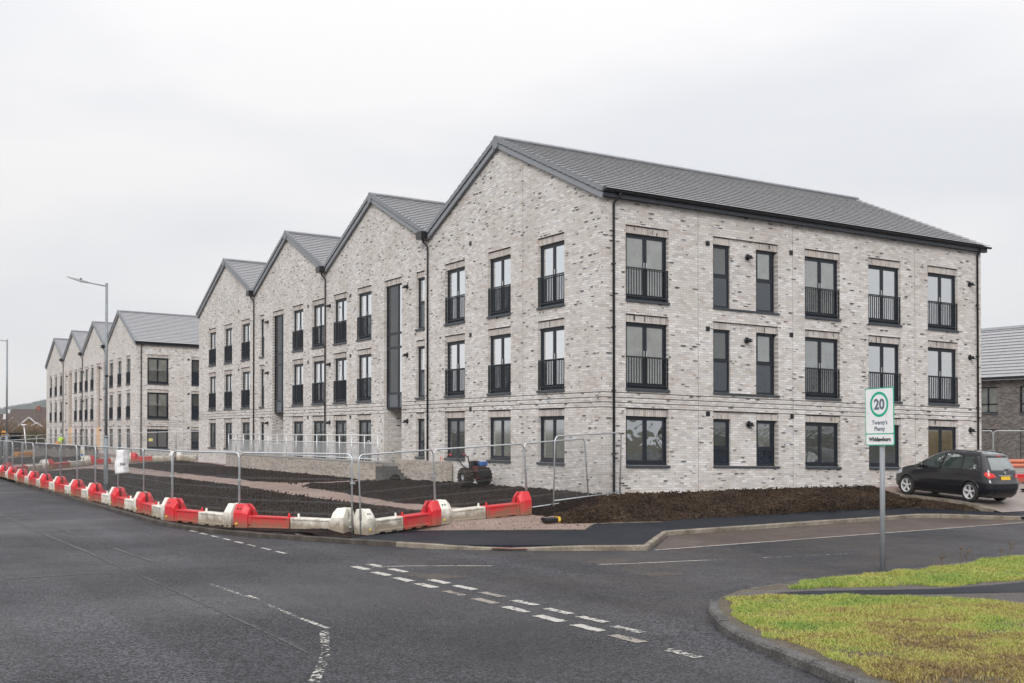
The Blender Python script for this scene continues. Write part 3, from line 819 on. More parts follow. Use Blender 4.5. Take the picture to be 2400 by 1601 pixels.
m_dirtkerb = ground_mat('muddy_kerb', [(0.035, 0.028, 0.023), (0.06, 0.05, 0.043), (0.10, 0.085, 0.073)], 0.85, 3.5, 0.5, 50, speck=(60, 0.7, 1.3), big=1.6)
m_field = ground_mat('rough_ground', [(0.045, 0.045, 0.02), (0.065, 0.058, 0.03), (0.09, 0.075, 0.045)], 0.95, 3, 0.8, 10)
m_verge_soil = ground_mat('grass_thatch', [(0.045, 0.036, 0.028), (0.078, 0.064, 0.048), (0.115, 0.098, 0.070)], 0.95, 6, 0.9, 30, speck=(40, 0.6, 1.4))
m_grit = ground_mat('gritty_path', [(0.055, 0.048, 0.044), (0.082, 0.074, 0.07), (0.12, 0.108, 0.10)], 0.85, 5, 0.9, 50, speck=(50, 0.4, 1.7))

def weather_road(m):
    """tyre-polished tracks along the lanes, dried mud tracked out of the site, damp stains"""
    n, l = m.node_tree.nodes, m.node_tree.links
    p = n['Principled BSDF']; src = p.inputs['Base Color'].links[0].from_socket
    ge = n.new('ShaderNodeNewGeometry')
    mp = n.new('ShaderNodeMapping'); mp.inputs['Scale'].default_value = (0.9, 0.035, 1); l.new(ge.outputs['Position'], mp.inputs[0])
    a = n.new('ShaderNodeTexNoise'); a.inputs['Scale'].default_value = 1.0; a.inputs['Detail'].default_value = 4; l.new(mp.outputs[0], a.inputs['Vector'])
    ar = ramp(n, [(0.3, (0.72, 0.72, 0.73)), (0.7, (1.32, 1.32, 1.34))]); l.new(a.outputs['Fac'], ar.inputs[0])
    b = n.new('ShaderNodeTexNoise'); b.inputs['Scale'].default_value = 0.16; b.inputs['Detail'].default_value = 7; b.inputs['Roughness'].default_value = 0.6; l.new(ge.outputs['Position'], b.inputs['Vector'])
    br = ramp(n, [(0.32, (0.70, 0.71, 0.73)), (0.68, (1.3, 1.28, 1.26))]); l.new(b.outputs['Fac'], br.inputs[0])
    m1 = n.new('ShaderNodeMix'); m1.data_type = 'RGBA'; m1.blend_type = 'MULTIPLY'; m1.inputs[0].default_value = 1; l.new(src, m1.inputs[6]); l.new(ar.outputs[0], m1.inputs[7])
    m2 = n.new('ShaderNodeMix'); m2.data_type = 'RGBA'; m2.blend_type = 'MULTIPLY'; m2.inputs[0].default_value = 1; l.new(m1.outputs[2], m2.inputs[6]); l.new(br.outputs[0], m2.inputs[7])
    sx = n.new('ShaderNodeSeparateXYZ'); l.new(ge.outputs['Position'], sx.inputs[0])
    d = n.new('ShaderNodeTexNoise'); d.inputs['Scale'].default_value = 0.55; d.inputs['Detail'].default_value = 8; d.inputs['Roughness'].default_value = 0.7; l.new(ge.outputs['Position'], d.inputs['Vector'])
    fx = n.new('ShaderNodeMapRange'); fx.inputs[1].default_value = -12.5; fx.inputs[2].default_value = -6.5; l.new(sx.outputs[0], fx.inputs[0])
    dm_ = math_node(n, l, 'MULTIPLY', ramp_out(n, l, d.outputs['Fac'], 0.40, 0.66), math_node(n, l, 'MULTIPLY_ADD', fx.outputs[0], 0.52, 0.05))
    m3 = n.new('ShaderNodeMix'); m3.data_type = 'RGBA'; l.new(dm_, m3.inputs[0]); l.new(m2.outputs[2], m3.inputs[6]); m3.inputs[7].default_value = (0.072, 0.056, 0.047, 1)
    l.new(m3.outputs[2], p.inputs['Base Color'])
def ramp_out(n, l, s, a, b):
    r_ = ramp(n, [(a, (0, 0, 0)), (b, (1, 1, 1))]); l.new(s, r_.inputs[0]); return r_.outputs[0]
weather_road(m_road)
def sheet(name, pts, z, mat, parent=None, kind='structure', thick=0.0):
    mb = MB()
    zs = [z(p) if callable(z) else z for p in pts]
    i0 = len(mb.v); mb.v += [(p[0], p[1], q) for p, q in zip(pts, zs)]
    for tri in tessellate_polygon([[Vector((p[0], p[1], 0)) for p in pts]]):
        a_, b_, c_ = (Vector(mb.v[i0 + k]) for k in tri)
        mb.f.append(tuple(i0 + k for k in (tri if (b_ - a_).cross(c_ - a_).z > 0 else tri[::-1]))); mb.r.append(.5)
    if thick:
        n = len(pts)
        for i in range(n):
            j = (i + 1) % n
            mb.poly([(*pts[i], zs[i]), (*pts[i], zs[i] - thick), (*pts[j], zs[j] - thick), (*pts[j], zs[j])])
    o = mb.obj(name, mat, parent)
    if parent is None: tag(o, kind=kind)
    return o
def terrain_h(x, y):
    r = np.hypot(x - EYE[0], y - EYE[1])
    return -0.86 - 0.0 * r
gm = MB(); gm.poly([(-4000, -4000, -0.86), (4000, -4000, -0.86), (4000, 4000, -0.86), (-4000, 4000, -0.86)])
ground = tag(gm.obj('ground', m_field), kind='structure')
road = sheet('road', [(-25, -70), (90, -70), (90, -3.0), (14, -3.0), (-5, 20), (-5, 140), (-25, 140)], ZR, m_road)

# kerb line of the site, from far up the main road round the corner into the side street
KERB_L = [(-12.25, 130), (-12.15, 60), (-12.12, 34), (-12.1, 12), (-12.05, 4.6), (-11.86, 2.4), (-11.42, 0.6), (-10.9, -0.75), (-10.3, -2.0), (-9.62, -3.3), (-9.15, -4.15), (-8.72, -4.95), (-8.2, -5.83), (-7.38, -6.35), (-6.75, -6.84), (-6.1, -7.36), (-4.45, -8.18)]
BAY = [(-4.45, -8.18), (-1.85, -5.5), (5.17, -4.92), (8.53, -4.55), (10.1, -6.85), (11.0, -7.15), (45.0, -5.2)]
def along(poly, step, end=True):
    """points spaced step apart along a polyline"""
    out = []; rem = 0.0
    for (a, b) in zip(poly, poly[1:]):
        a, b = Vector(a), Vector(b); L = (b - a).length; d = rem
        while d < L:
            out.append((a.lerp(b, d / L), (b - a).normalized())); d += step
        rem = d - L
    if rem < step * 0.85 and end: out.append((Vector(poly[-1]), out[-1][1]))
    return out
def kerb_run(parent, poly, side, mat, width=0.125, top=-0.605, low=None, length=0.915, maxn=400, gap=0.006, dark=None, skip_far=None):
    pts = along(poly, length)
    for i, ((p, d), (q, _)) in enumerate(zip(pts, pts[1:])):
        d = (q - p); L = d.length; d.normalize()
        nrm = Vector((-d.y, d.x)) * side
        zt = top
        t0, t1 = zt, zt
        if low:
            t0, t1 = low(p), low(q)
        a, b = p + d * gap / 2, q - d * gap / 2
        jz = random.uniform(-0.004, 0.004)
        mb = MB(); w = nrm * width; ch = nrm * 0.018
        c = [(*a, ZR - 0.05), (*b, ZR - 0.05), (*(b + w), ZR - 0.05), (*(a + w), ZR - 0.05)]
        u = [(*(a - 0 * w), t0 - 0.022 + jz), (*(b - 0 * w), t1 - 0.022 + jz), (*(b + w), t1 - 0.022 + jz), (*(a + w), t0 - 0.022 + jz)]
        mb.hexa(c + u, skip=(1,))
        tpt = [(*(a + ch), t0 + jz), (*(b + ch), t1 + jz), (*(b + w), t1 + jz), (*(a + w), t0 + jz)]
        mb.hexa(u + tpt, skip=(0,))
        mb.obj('kerb_stone', mat if dark is None else (dark if dark_fn(p) else mat), parent)
def dark_fn(p): return p.y > -4.2
pave_top = -0.617
def pave_z(p): return (-0.668 if -7.6 < p[0] < -6.5 and p[1] < -6 else pave_top)
pavement = sheet('pavement', [(-9.45, -3.42), (-9.04, -4.1), (-8.60, -4.88), (-8.11, -5.72), (-7.30, -6.24), (-6.67, -6.73), (-6.03, -7.24), (-4.46, -8.02), (-1.90, -5.38), (5.15, -4.80), (8.61, -4.44), (10.18, -6.76), (11.02, -7.02), (45, -5.07), (45, -4.9), (12.6, -5.22), (11.3, -5.12), (11.1, -4.6), (10.7, -2.28), (8.5, -1.85), (0.5, -2.62), (-0.19, -3.06), (-2.05, -2.6), (-3.34, -4.07), (-7.4, -2.02), (-9.1, -2.75)], pave_z, m_tarmac, thick=0.08)
def drop(p):
    """the kerb dips where the crossing is"""
    s = p.x
    if -8.1 < s < -6.15:
        t = min(1.0, min((s + 8.1) / 0.6, (-6.15 - s) / 0.5)); return -0.605 - 0.066 * t
    return -0.605
kerb_run(pavement, [p for p in KERB_L if p[1] < 40][:], 1, m_kerb, low=lambda p: drop(p) if p.y < -5 else -0.605, dark=m_dirtkerb)
kerb_run(pavement, BAY, 1, m_kerb)
# flat edging between tarmac and gravel / soil
for pl in ([(-8.8, -2.62), (-7.4, -1.98), (-3.32, -4.02)], [(-3.32, -4.02), (-2.05, -2.56), (-0.19, -3.02)], [(0.3, -2.68), (8.5, -1.81), (10.72, -2.22), (11.1, -4.5)]):
    pts = along(pl, 0.915)
    for (p, d), (q, _) in zip(pts, pts[1:]):
        dd = (q - p).normalized(); w = Vector((-dd.y, dd.x)) * 0.05; q = q - dd * 0.006
        MB().hexa([(*p, -0.70), (*q, -0.70), (*(q + w), -0.70), (*(p + w), -0.70), (*p, -0.606), (*q, -0.606), (*(q + w), -0.606), (*(p + w), -0.606)]).obj('edging_stone', m_kerb, pavement)
bay = sheet('parking_bay', [(-4.31, -8.2), (-3.4, -8.1), (9.35, -7.35), (10.1, -6.9), (8.5, -4.6), (5.15, -4.98), (-1.86, -5.56)], ZR + 0.004, m_bay)
sheet('channel_line', [(-4.3, -8.26), (9.6, -7.42), (9.6, -7.32), (-4.3, -8.16)], ZR + 0.008, M('pale_channel', (0.30, 0.285, 0.265), 0.8, var=0.4, scale=3), bay)
sheet('red_tactile_strip', [(-7.42, -6.47), (-6.80, -6.95), (-6.74, -6.87), (-7.36, -6.39)], -0.664, M('red_tactile', (0.30, 0.075, 0.045), 0.8, var=0.2), pavement)

# ---- the site: falling ground, gravel path, soil beds
def site_h(X, Y):
    fx = np.clip((-X - 0.3) / 11.3, 0, 1); fy = np.clip((-Y - 0.2) / 2.4, 0, 1)
    z = -0.06 - 0.56 * np.maximum(fx, fy)
    dz = np.interp(Y, [-5.3, -4.7, -3.97, -1.33, 0.0, 12], [-0.612, -0.50, -0.372, -0.252, -0.16, -0.12]) - 0.10 - np.clip(11.1 - X, 0, 9) * 0.30
    return np.where(X > 8.5, np.maximum(z, np.minimum(dz, -0.1)), z)
KY = np.array([p[1] for p in KERB_L][::-1]); KXs = np.array([p[0] for p in KERB_L][::-1])
def xk(Y): return np.interp(Y, KY, KXs) + 0.13
def grid_obj(name, X, Y, Z, mask, mat, parent=None, smooth=False):
    ny, nx = X.shape
    idx = np.arange(nx * ny).reshape(ny, nx)
    q = np.stack([idx[:-1, :-1], idx[:-1, 1:], idx[1:, 1:], idx[1:, :-1]], -1).reshape(-1, 4)
    mk = (mask[:-1, :-1] | mask[:-1, 1:] | mask[1:, 1:] | mask[1:, :-1]).reshape(-1)
    q = q[mk]
    used = np.unique(q); rm = np.full(nx * ny, -1); rm[used] = np.arange(len(used)); q = rm[q]
    P = np.stack([X, Y, Z], -1).reshape(-1, 3)[used]
    me = bpy.data.meshes.new(name)
    me.vertices.add(len(P)); me.vertices.foreach_set('co', P.ravel())
    me.loops.add(q.size); me.loops.foreach_set('vertex_index', q.ravel().astype(np.int32))
    me.polygons.add(len(q)); me.polygons.foreach_set('loop_start', np.arange(0, q.size, 4, dtype=np.int32)); me.polygons.foreach_set('loop_total', np.full(len(q), 4, np.int32))
    me.polygons.foreach_set('use_smooth', np.full(len(q), smooth))
    me.materials.append(mat); me.update(calc_edges=True)
    return link(name, me, parent)
yy = np.concatenate([np.arange(-4.25, 8, 0.14), np.arange(8, 64, 0.35), np.arange(64, 131, 2.0)])
tt = np.linspace(0, 1, 90)
Yg = np.repeat(yy[:, None], 90, 1); x0 = xk(yy)[:, None]; x1 = np.where(yy < 0.3, 13.0, 0.3)[:, None]
Xg = x0 + (x1 - x0) * tt[None]
Zg = site_h(Xg, Yg) - 0.012 + 0.012 * (vnoise(Xg * 3, Yg * 3, 3) - 0.5) + 0.02 * (vnoise(Xg * 0.8, Yg * 0.8, 4) - 0.5)
Zg = np.minimum(Zg, np.where(Yg < -2.0, -0.628, 9))
path = tag(grid_obj('gravel_path', Xg, Yg, Zg, np.ones_like(Xg, bool), m_gravel, smooth=True), kind='structure')
_kl = [p for p in KERB_L if -3.4 < p[1] < 61]
_in = []
for i_, p_ in enumerate(_kl):
    a_, b_ = Vector(_kl[max(i_ - 1, 0)]), Vector(_kl[min(i_ + 1, len(_kl) - 1)]); d_ = (b_ - a_).normalized(); _in.append((Vector(p_), Vector((-d_.y, d_.x))))
mb_ = MB()
for (p_, n_), (q_, m_) in zip(_in, _in[1:]):
    for a_, b_ in ((0.12, 0.35), (0.35, 0.65), (0.65, 0.95)):
        for f_ in range(4):
            c_ = [(p_.lerp(q_, f_ / 4), n_.lerp(m_, f_ / 4)), (p_.lerp(q_, (f_ + 1) / 4), n_.lerp(m_, (f_ + 1) / 4))]
            mb_.poly([(*v_, max(float(site_h(np.array(v_.x), np.array(v_.y))) + 0.012, -0.611)) for v_ in (c_[0][0] + c_[0][1] * a_, c_[1][0] + c_[1][1] * a_, c_[1][0] + c_[1][1] * b_, c_[0][0] + c_[0][1] * b_)])
tag(mb_.obj('mud_strip', m_soil), kind='structure')
def sdist(X, Y, poly):
    """signed distance to a polygon, positive inside"""
    d = np.full(X.shape, 1e9); ins = np.zeros(X.shape, bool)
    for (x1, y1), (x2, y2) in zip(poly, poly[1:] + poly[:1]):
        ex, ey = x2 - x1, y2 - y1
        t = np.clip(((X - x1) * ex + (Y - y1) * ey) / (ex * ex + ey * ey), 0, 1)
        d = np.minimum(d, np.hypot(X - x1 - t * ex, Y - y1 - t * ey))
        c = ((y1 > Y) != (y2 > Y)) & (X < ex * (Y - y1) / (ey if ey else 1e-9) + x1)
        ins ^= c
    return np.where(ins, d, -d)
def bed(name, poly, res, mat, lift=0.07, rough=0.06, seed=0, clod=1.0, edge=0.22):
    xs = [p[0] for p in poly]; ys = [p[1] for p in poly]
    X, Y = np.meshgrid(np.arange(min(xs) - 0.3, max(xs) + 0.3, res), np.arange(min(ys) - 0.3, max(ys) + 0.3, res))
    X = X + (vnoise(X * 7, Y * 7, seed + 9) - 0.5) * res * 0.8; Y = Y + (vnoise(X * 7, Y * 7, seed + 10) - 0.5) * res * 0.8
    sd = sdist(X, Y, poly) + (vnoise(X * 1.6, Y * 1.6, seed) - 0.5) * 0.22 + (vnoise(X * 6, Y * 6, seed + 1) - 0.5) * 0.12
    n = vnoise(X * 1.1, Y * 1.1, seed + 2) * 0.5 + vnoise(X * 3.3, Y * 3.3, seed + 3) * 0.6 + vnoise(X * 8, Y * 8, seed + 4) * clod + vnoise(X * 17, Y * 17, seed + 5) * clod * 0.7 - 1.0
    Z = site_h(X, Y) - 0.05 + (lift + 0.05) * np.clip(sd / edge + 0.3, 0, 1) + rough * n * np.clip(sd / 0.35, 0, 1)
    Z = np.where(sd < -0.12, Z - 0.2, Z)
    o = grid_obj(name, X, Y, Z, sd > -0.16, mat)
    return tag(o, kind='structure')
bed('soil_bed', [(-11.85, 44), (-11.8, 12), (-11.6, 4.6), (-11.4, 2.35), (-10.9, 0.5), (-10.3, -0.8), (-9.6, -1.9), (-9.0, -2.35), (-7.4, -1.75), (-6.0, -0.9), (-5.62, 0.4), (-5.87, 4.95), (-5.96, 10.4), (-5.64, 17.8), (-5.85, 25.5), (-6.33, 34), (-6.3, 40.5), (-6.6, 44)], 0.09, m_soil, lift=0.015, rough=0.04, seed=20)
bed('soil_bed', [(-4.95, 46), (-4.75, 41.5), (-4.62, 30.3), (-4.35, 19.6), (-3.7, 17.0), (-2.5, 16.0), (-1.4, 15.4), (-1.38, 20), (-1.38, 29), (-1.3, 34.7), (-1.0, 36), (-0.7, 46)], 0.10, m_soil, lift=0.06, rough=0.05, seed=30)
bed('soil_bed', [(-4.2, 14.6), (-2.4, 13.85), (-1.3, 13.25), (-0.7, 12.9), (-0.37, 12.5), (-0.37, 9.68), (-0.02, 9.6), (-0.02, 0.04), (-0.02, -0.1), (-1.4, -1.4), (-3.1, -1.75), (-4.3, -0.9), (-4.72, 1.6), (-4.95, 4.14)], 0.06, m_soil, lift=0.05, rough=0.075, seed=40)
bed('soil_bank', [(-2.9, -1.6), (-1.5, -0.9), (-0.6, 0.02), (0.3, 0.02), (11.2, 0.02), (11.25, -1.0), (11.25, -5.0), (11.0, -4.5), (10.72, -2.42), (8.5, -1.95), (0.5, -2.72), (-0.3, -2.9), (-1.3, -2.45), (-2.4, -2.1)], 0.05, m_bank, lift=0.035, rough=0.075, seed=50)
# soil beside the car bay, and the paved drive itself
def drive_z(p):
    return float(np.interp(p[1], [-5.3, -4.7, -3.97, -1.33, 0.0, 12], [-0.612, -0.50, -0.372, -0.252, -0.16, -0.12]))
ys = np.array([-5.3, -4.9, -4.7, -4.3, -3.97, -3, -2, -1.33, -0.6, 0.02, 4, 8, 12, 30.0])
xs = np.array([11.14, 12, 13, 15, 17.2, 20, 25, 30, 36, 46])
Xd, Yd = np.meshgrid(xs, ys); Zd = np.interp(Yd, [-5.3, -4.7, -3.97, -1.33, 0.0, 12], [-0.612, -0.50, -0.372, -0.252, -0.16, -0.12])
drive = tag(grid_obj('driveway', Xd, Yd, Zd, np.ones_like(Xd, bool), m_drive), kind='structure')
for (p, d), (q, _) in zip(along([(11.12, -5.0), (11.12, 0.0)], 0.9), along([(11.12, -5.0), (11.12, 0.0)], 0.9)[1:]):
    za, zb = drive_z(p) + 0.012, drive_z(q) + 0.012
    MB().hexa([(p.x - 0.06, p.y, za - 0.3), (p.x + 0.06, p.y, za - 0.3), (q.x + 0.06, q.y - 0.006, zb - 0.3), (q.x - 0.06, q.y - 0.006, zb - 0.3), (p.x - 0.06, p.y, za), (p.x + 0.06, p.y, za), (q.x + 0.06, q.y - 0.006, zb), (q.x - 0.06, q.y - 0.006, zb)]).obj('edging_stone', m_kerb, drive)

# ---- grass corner and its kerb (near right)
KERB_N = [(2.0, -13.25), (-1.0, -13.62), (-3.3, -13.85), (-5.28, -14.02), (-6.2, -14.12), (-7.4, -14.38), (-8.2, -14.82), (-8.85, -15.42), (-9.5, -16.35), (-9.95, -17.15), (-10.25, -17.95), (-10.45, -18.7), (-10.66, -19.5), (-10.95, -20.4), (-11.3, -21.9), (-11.5, -24.0)]
verge = sheet('grass_verge_soil', [(2.0, -13.35), (-1.0, -13.72), (-3.3, -13.95), (-5.28, -14.12), (-6.2, -14.22), (-7.37, -14.48), (-8.12, -14.9), (-8.76, -15.5), (-9.40, -16.42), (-9.84, -17.2), (-10.14, -17.98), (-10.34, -18.72), (-10.55, -19.52), (-10.84, -20.42), (-11.2, -21.9), (-11.4, -24.0), (6, -24), (8, -13)], -0.628, m_verge_soil, thick=0.1)
pts = along(KERB_N, 0.915)
for i, ((p, d), (q, _)) in enumerate(zip(pts, pts[1:])):
    d = (q - p).normalized(); w = Vector((-d.y, d.x)) * 0.15
    if -6.6 > p.x > -8.0 and p.y > -14.8: top = -0.665
    else: top = -0.60
    if p.x > -6.6: top = -0.63
    q = q - d * 0.022; jz = random.uniform(-0.006, 0.006)
    mb = MB(); ch = w * 0.18
    lo = [(*p, -0.78), (*q, -0.78), (*(q + w), -0.78), (*(p + w), -0.78)]
    u = [(*p, top - 0.03 + jz), (*q, top - 0.03 + jz), (*(q + w), top + jz), (*(p + w), top + jz)]
    u2 = [(*(p + ch), top + jz), (*(q + ch), top + jz), (*(q + w), top + jz + 0.001), (*(p + w), top + jz + 0.001)]
    mb.hexa(lo + u, skip=(1,)); mb.hexa(u + u2, skip=(0,))
    mb.obj('kerb_stone', m_oldkerb, verge)
sheet('footpath', [(-8.35, -15.1), (-7.6, -14.7), (-6.6, -14.75), (-5.86, -15.04), (-4.91, -15.42), (-4.36, -15.8), (-3.45, -15.9), (-2.46, -15.97), (-1.0, -15.9), (3, -15.6), (3, -17.6), (-4.81, -17.68), (-5.02, -17.11), (-5.62, -16.45), (-6.35, -15.87), (-7.03, -15.21), (-7.91, -14.98)], -0.622, m_grit, verge)
sheet('tarmac_path', [(-7.2, -15.02), (-6.5, -15.15), (-5.6, -15.55), (-4.7, -15.95), (-3.4, -16.12), (-2, -16.15), (0, -16.05), (3, -15.75), (3, -16.3), (0, -16.75), (-2.0, -17.0), (-3.6, -16.95), (-4.6, -16.55), (-5.4, -16.2), (-6.3, -15.75)], -0.617, m_tarmac, verge)

def grass_mat():
    m = bpy.data.materials.new('grass_blades'); m.use_nodes = True
    n, l = m.node_tree.nodes, m.node_tree.links
    p = n['Principled BSDF']; p.inputs['Roughness'].default_value = 0.55
    at = n.new('ShaderNodeAttribute'); at.attribute_name = 'rnd'
    ge = n.new('ShaderNodeNewGeometry')
    a = n.new('ShaderNodeTexNoise'); a.inputs['Scale'].default_value = 0.9; a.inputs['Detail'].default_value = 5; a.inputs['Roughness'].default_value = 0.65
    l.new(ge.outputs['Position'], a.inputs['Vector'])
    b_ = n.new('ShaderNodeTexNoise'); b_.inputs['Scale'].default_value = 0.32; b_.inputs['Detail'].default_value = 3; l.new(ge.outputs['Position'], b_.inputs['Vector'])
    s = math_node(n, l, 'ADD', math_node(n, l, 'MULTIPLY_ADD', at.outputs['Fac'], 0.40, math_node(n, l, 'MULTIPLY_ADD', b_.outputs['Fac'], 0.7, -0.33)), math_node(n, l, 'MULTIPLY_ADD', a.outputs['Fac'], 1.9, -0.68))
    cr = ramp(n, [(0.10, (0.17, 0.105, 0.045)), (0.26, (0.34, 0.265, 0.085)), (0.42, (0.375, 0.365, 0.085)), (0.62, (0.275, 0.345, 0.062)), (0.88, (0.155, 0.255, 0.042))])
    l.new(s, cr.inputs[0]); l.new(cr.outputs[0], p.inputs['Base Color'])
    return m
def grass(name, poly, n, hmin, hmax, seed):
    r = np.random.default_rng(seed)
    xs = [p[0] for p in poly]; ys = [p[1] for p in poly]
    X = r.uniform(min(xs), max(xs), n * 3); Y = r.uniform(min(ys), max(ys), n * 3)
    sd = sdist(X, Y, poly) + (vnoise(X * 2.2, Y * 2.2, seed) - 0.5) * 0.35
    thin = vnoise(X * 1.3, Y * 1.3, seed + 1) * 0.6 + vnoise(X * 4, Y * 4, seed + 2) * 0.4
    k = (sd > 0) & (r.uniform(0, 1, n * 3) < np.clip((thin - 0.12 - 0.12 * np.clip((-17.5 - Y) / 2.5, 0, 1)) * 3.0, 0.15, 1))
    X, Y = X[k][:n], Y[k][:n]; n = len(X)
    hh = r.uniform(hmin, hmax, n) * (0.55 + 0.8 * vnoise(X * 1.7, Y * 1.7, seed + 3)); w = r.uniform(0.0022, 0.0055, n)
    a = r.uniform(0, 2 * np.pi, n); b = r.uniform(0, 2 * np.pi, n); lean = r.uniform(0.25, 1.15, n) * hh
    P = np.empty((n, 5, 3)); z0 = -0.632
    cx, sx = np.cos(a) * w, np.sin(a) * w
    P[:, 0] = np.stack([X - cx, Y - sx, np.full(n, z0)], -1); P[:, 1] = np.stack([X + cx, Y + sx, np.full(n, z0)], -1)
    mx, my = X + np.cos(b) * lean * 0.35, Y + np.sin(b) * lean * 0.35
    P[:, 2] = np.stack([mx + cx * 0.8, my + sx * 0.8, z0 + hh * 0.62], -1); P[:, 3] = np.stack([mx - cx * 0.8, my - sx * 0.8, z0 + hh * 0.62], -1)
    P[:, 4] = np.stack([X + np.cos(b) * lean, Y + np.sin(b) * lean, z0 + hh * 0.95], -1)
    base = np.arange(n)[:, None] * 5
    q = base + np.array([[0, 1, 2, 3]]); t = base + np.array([[3, 2, 4]])
    me = bpy.data.meshes.new(name)
    me.vertices.add(n * 5); me.vertices.foreach_set('co', P.ravel())
    me.loops.add(n * 7)
    me.loops.foreach_set('vertex_index', np.concatenate([q.ravel(), t.ravel()]).astype(np.int32))
    me.polygons.add(n * 2)
    me.polygons.foreach_set('loop_start', np.concatenate([np.arange(n) * 4, n * 4 + np.arange(n) * 3]).astype(np.int32))
    me.polygons.foreach_set('loop_total', np.concatenate([np.full(n, 4), np.full(n, 3)]).astype(np.int32))
    me.polygons.foreach_set('use_smooth', np.zeros(n * 2, bool))
    at = me.attributes.new('rnd', 'FLOAT', 'FACE'); rr = (r.uniform(0, 1, n) + 0.22 - 0.75 * np.clip((-16.6 - Y) / 4.0 + (vnoise(X * 0.9, Y * 0.9, seed + 8) - 0.5) * 0.5, 0, 1)).astype(np.float32); at.data.foreach_set('value', np.concatenate([rr, rr]))
    me.materials.append(MATS['grass']); me.update(calc_edges=True)
    return tag(link(name, me), kind='stuff')
MATS['grass'] = grass_mat()
G1 = [(-7.95, -15.05), (-7.03, -15.3), (-6.35, -15.93), (-5.62, -16.5), (-5.0, -17.15), (-4.75, -17.75), (-1.5, -17.9), (-1.5, -23), (-11.1, -23), (-10.92, -21.5), (-10.55, -20.4), (-10.28, -19.5), (-10.04, -18.7), (-9.82, -17.9), (-9.47, -17.1), (-9.0, -16.3), (-8.35, -15.5)]
grass('grass', G1, 300000, 0.018, 0.052, 5)
G2 = [(-6.6, -14.75), (-5.8, -14.36), (-5.28, -14.2), (-3.3, -14.03), (-1.0, -13.82), (2.0, -13.45), (2.2, -15.6), (-2.46, -15.92), (-3.45, -15.85), (-4.36, -15.75), (-4.91, -15.38), (-5.86, -14.99)]
grass('grass', G2, 95000, 0.022, 0.07, 6)

# ---- road paint (thin worn coats on the road)
def paint_mat(name, keep, col=(0.40, 0.388, 0.36), sc=14):
    m = bpy.data.materials.new(name); m.use_nodes = True
    n, l = m.node_tree.nodes, m.node_tree.links
    p = n['Principled BSDF']; p.inputs['Roughness'].default_value = 0.6; p.inputs['Base Color'].default_value = (*col, 1)
    tr = n.new('ShaderNodeBsdfTransparent'); mx = n.new('ShaderNodeMixShader')
    ge = n.new('ShaderNodeNewGeometry')
    a = n.new('ShaderNodeTexNoise'); a.inputs['Scale'].default_value = sc; a.inputs['Detail'].default_value = 6; a.inputs['Roughness'].default_value = 0.72
    b = n.new('ShaderNodeTexNoise'); b.inputs['Scale'].default_value = 1.7; b.inputs['Detail'].default_value = 2
    l.new(ge.outputs['Position'], a.inputs['Vector']); l.new(ge.outputs['Position'], b.inputs['Vector'])
    uv = n.new('ShaderNodeUVMap'); uv.uv_map = 'UVMap'
    su = n.new('ShaderNodeSeparateXYZ'); l.new(uv.outputs[0], su.inputs[0])
    ev = math_node(n, l, 'MINIMUM', su.outputs[1], math_node(n, l, 'SUBTRACT', 1.0, su.outputs[1]))
    eu = math_node(n, l, 'MINIMUM', su.outputs[0], math_node(n, l, 'SUBTRACT', 1.0, su.outputs[0]))
    ed = math_node(n, l, 'MULTIPLY', math_node(n, l, 'MINIMUM', math_node(n, l, 'MULTIPLY', eu, 3.0), ev), 0.9)
    ed = math_node(n, l, 'MINIMUM', ed, 0.16)
    s = math_node(n, l, 'ADD', math_node(n, l, 'ADD', math_node(n, l, 'MULTIPLY', a.outputs['Fac'], 0.75), math_node(n, l, 'MULTIPLY', b.outputs['Fac'], 0.25)), ed)
    k = math_node(n, l, 'GREATER_THAN', s, 1.0 - keep)
    l.new(k, mx.inputs[0]); l.new(tr.outputs[0], mx.inputs[1]); l.new(p.outputs[0], mx.inputs[2])
    l.new(mx.outputs[0], n['Material Output'].inputs['Surface'])
    return m
p_good, p_worn, p_faint, p_ghost = paint_mat('road_paint', 0.415), paint_mat('worn_road_paint', 0.375), paint_mat('faint_road_paint', 0.315), paint_mat('ghost_road_paint', 0.37, (0.052, 0.052, 0.054), 22)
p_faint2 = paint_mat('scuffed_road_paint', 0.345)
p_dirty = paint_mat('dirty_road_paint', 0.40, (0.24, 0.215, 0.185))
def stroke(name, pts, w, mat, z=ZR + 0.006):
    """a painted line along points, mitred into one ribbon"""
    me = bpy.data.meshes.new(name); v = []; f = []; uvs = []
    P = [Vector(p) for p in pts]; acc = 0.0
    tot = sum((b - a).length for a, b in zip(P, P[1:]))
    for i, p in enumerate(P):
        d = (P[min(i + 1, len(P) - 1)] - P[max(i - 1, 0)]).normalized(); nrm = Vector((-d.y, d.x)) * w / 2
        if i: acc += (p - P[i - 1]).length
        v += [(p.x - nrm.x, p.y - nrm.y, z), (p.x + nrm.x, p.y + nrm.y, z)]; uvs += [(acc / tot, 0), (acc / tot, 1)]
    for i in range(len(P) - 1): f.append((2 * i, 2 * i + 2, 2 * i + 3, 2 * i + 1))
    me.from_pydata(v, [], f); u = me.uv_layers.new(name='UVMap')
    for lp in me.loops: u.data[lp.index].uv = uvs[lp.vertex_index]
    me.materials.append(mat); me.update()
    return link(name, me, road)
gw1 = [(-7.75, 1), (-8.35, 1), (-9.05, 0), (-9.85, 1), (-10.75, 0), (-11.75, 0), (-12.75, 2), (-13.7, 2), (-14.7, 1), (-15.55, 1), (-16.45, 1), (-17.25, 2)]
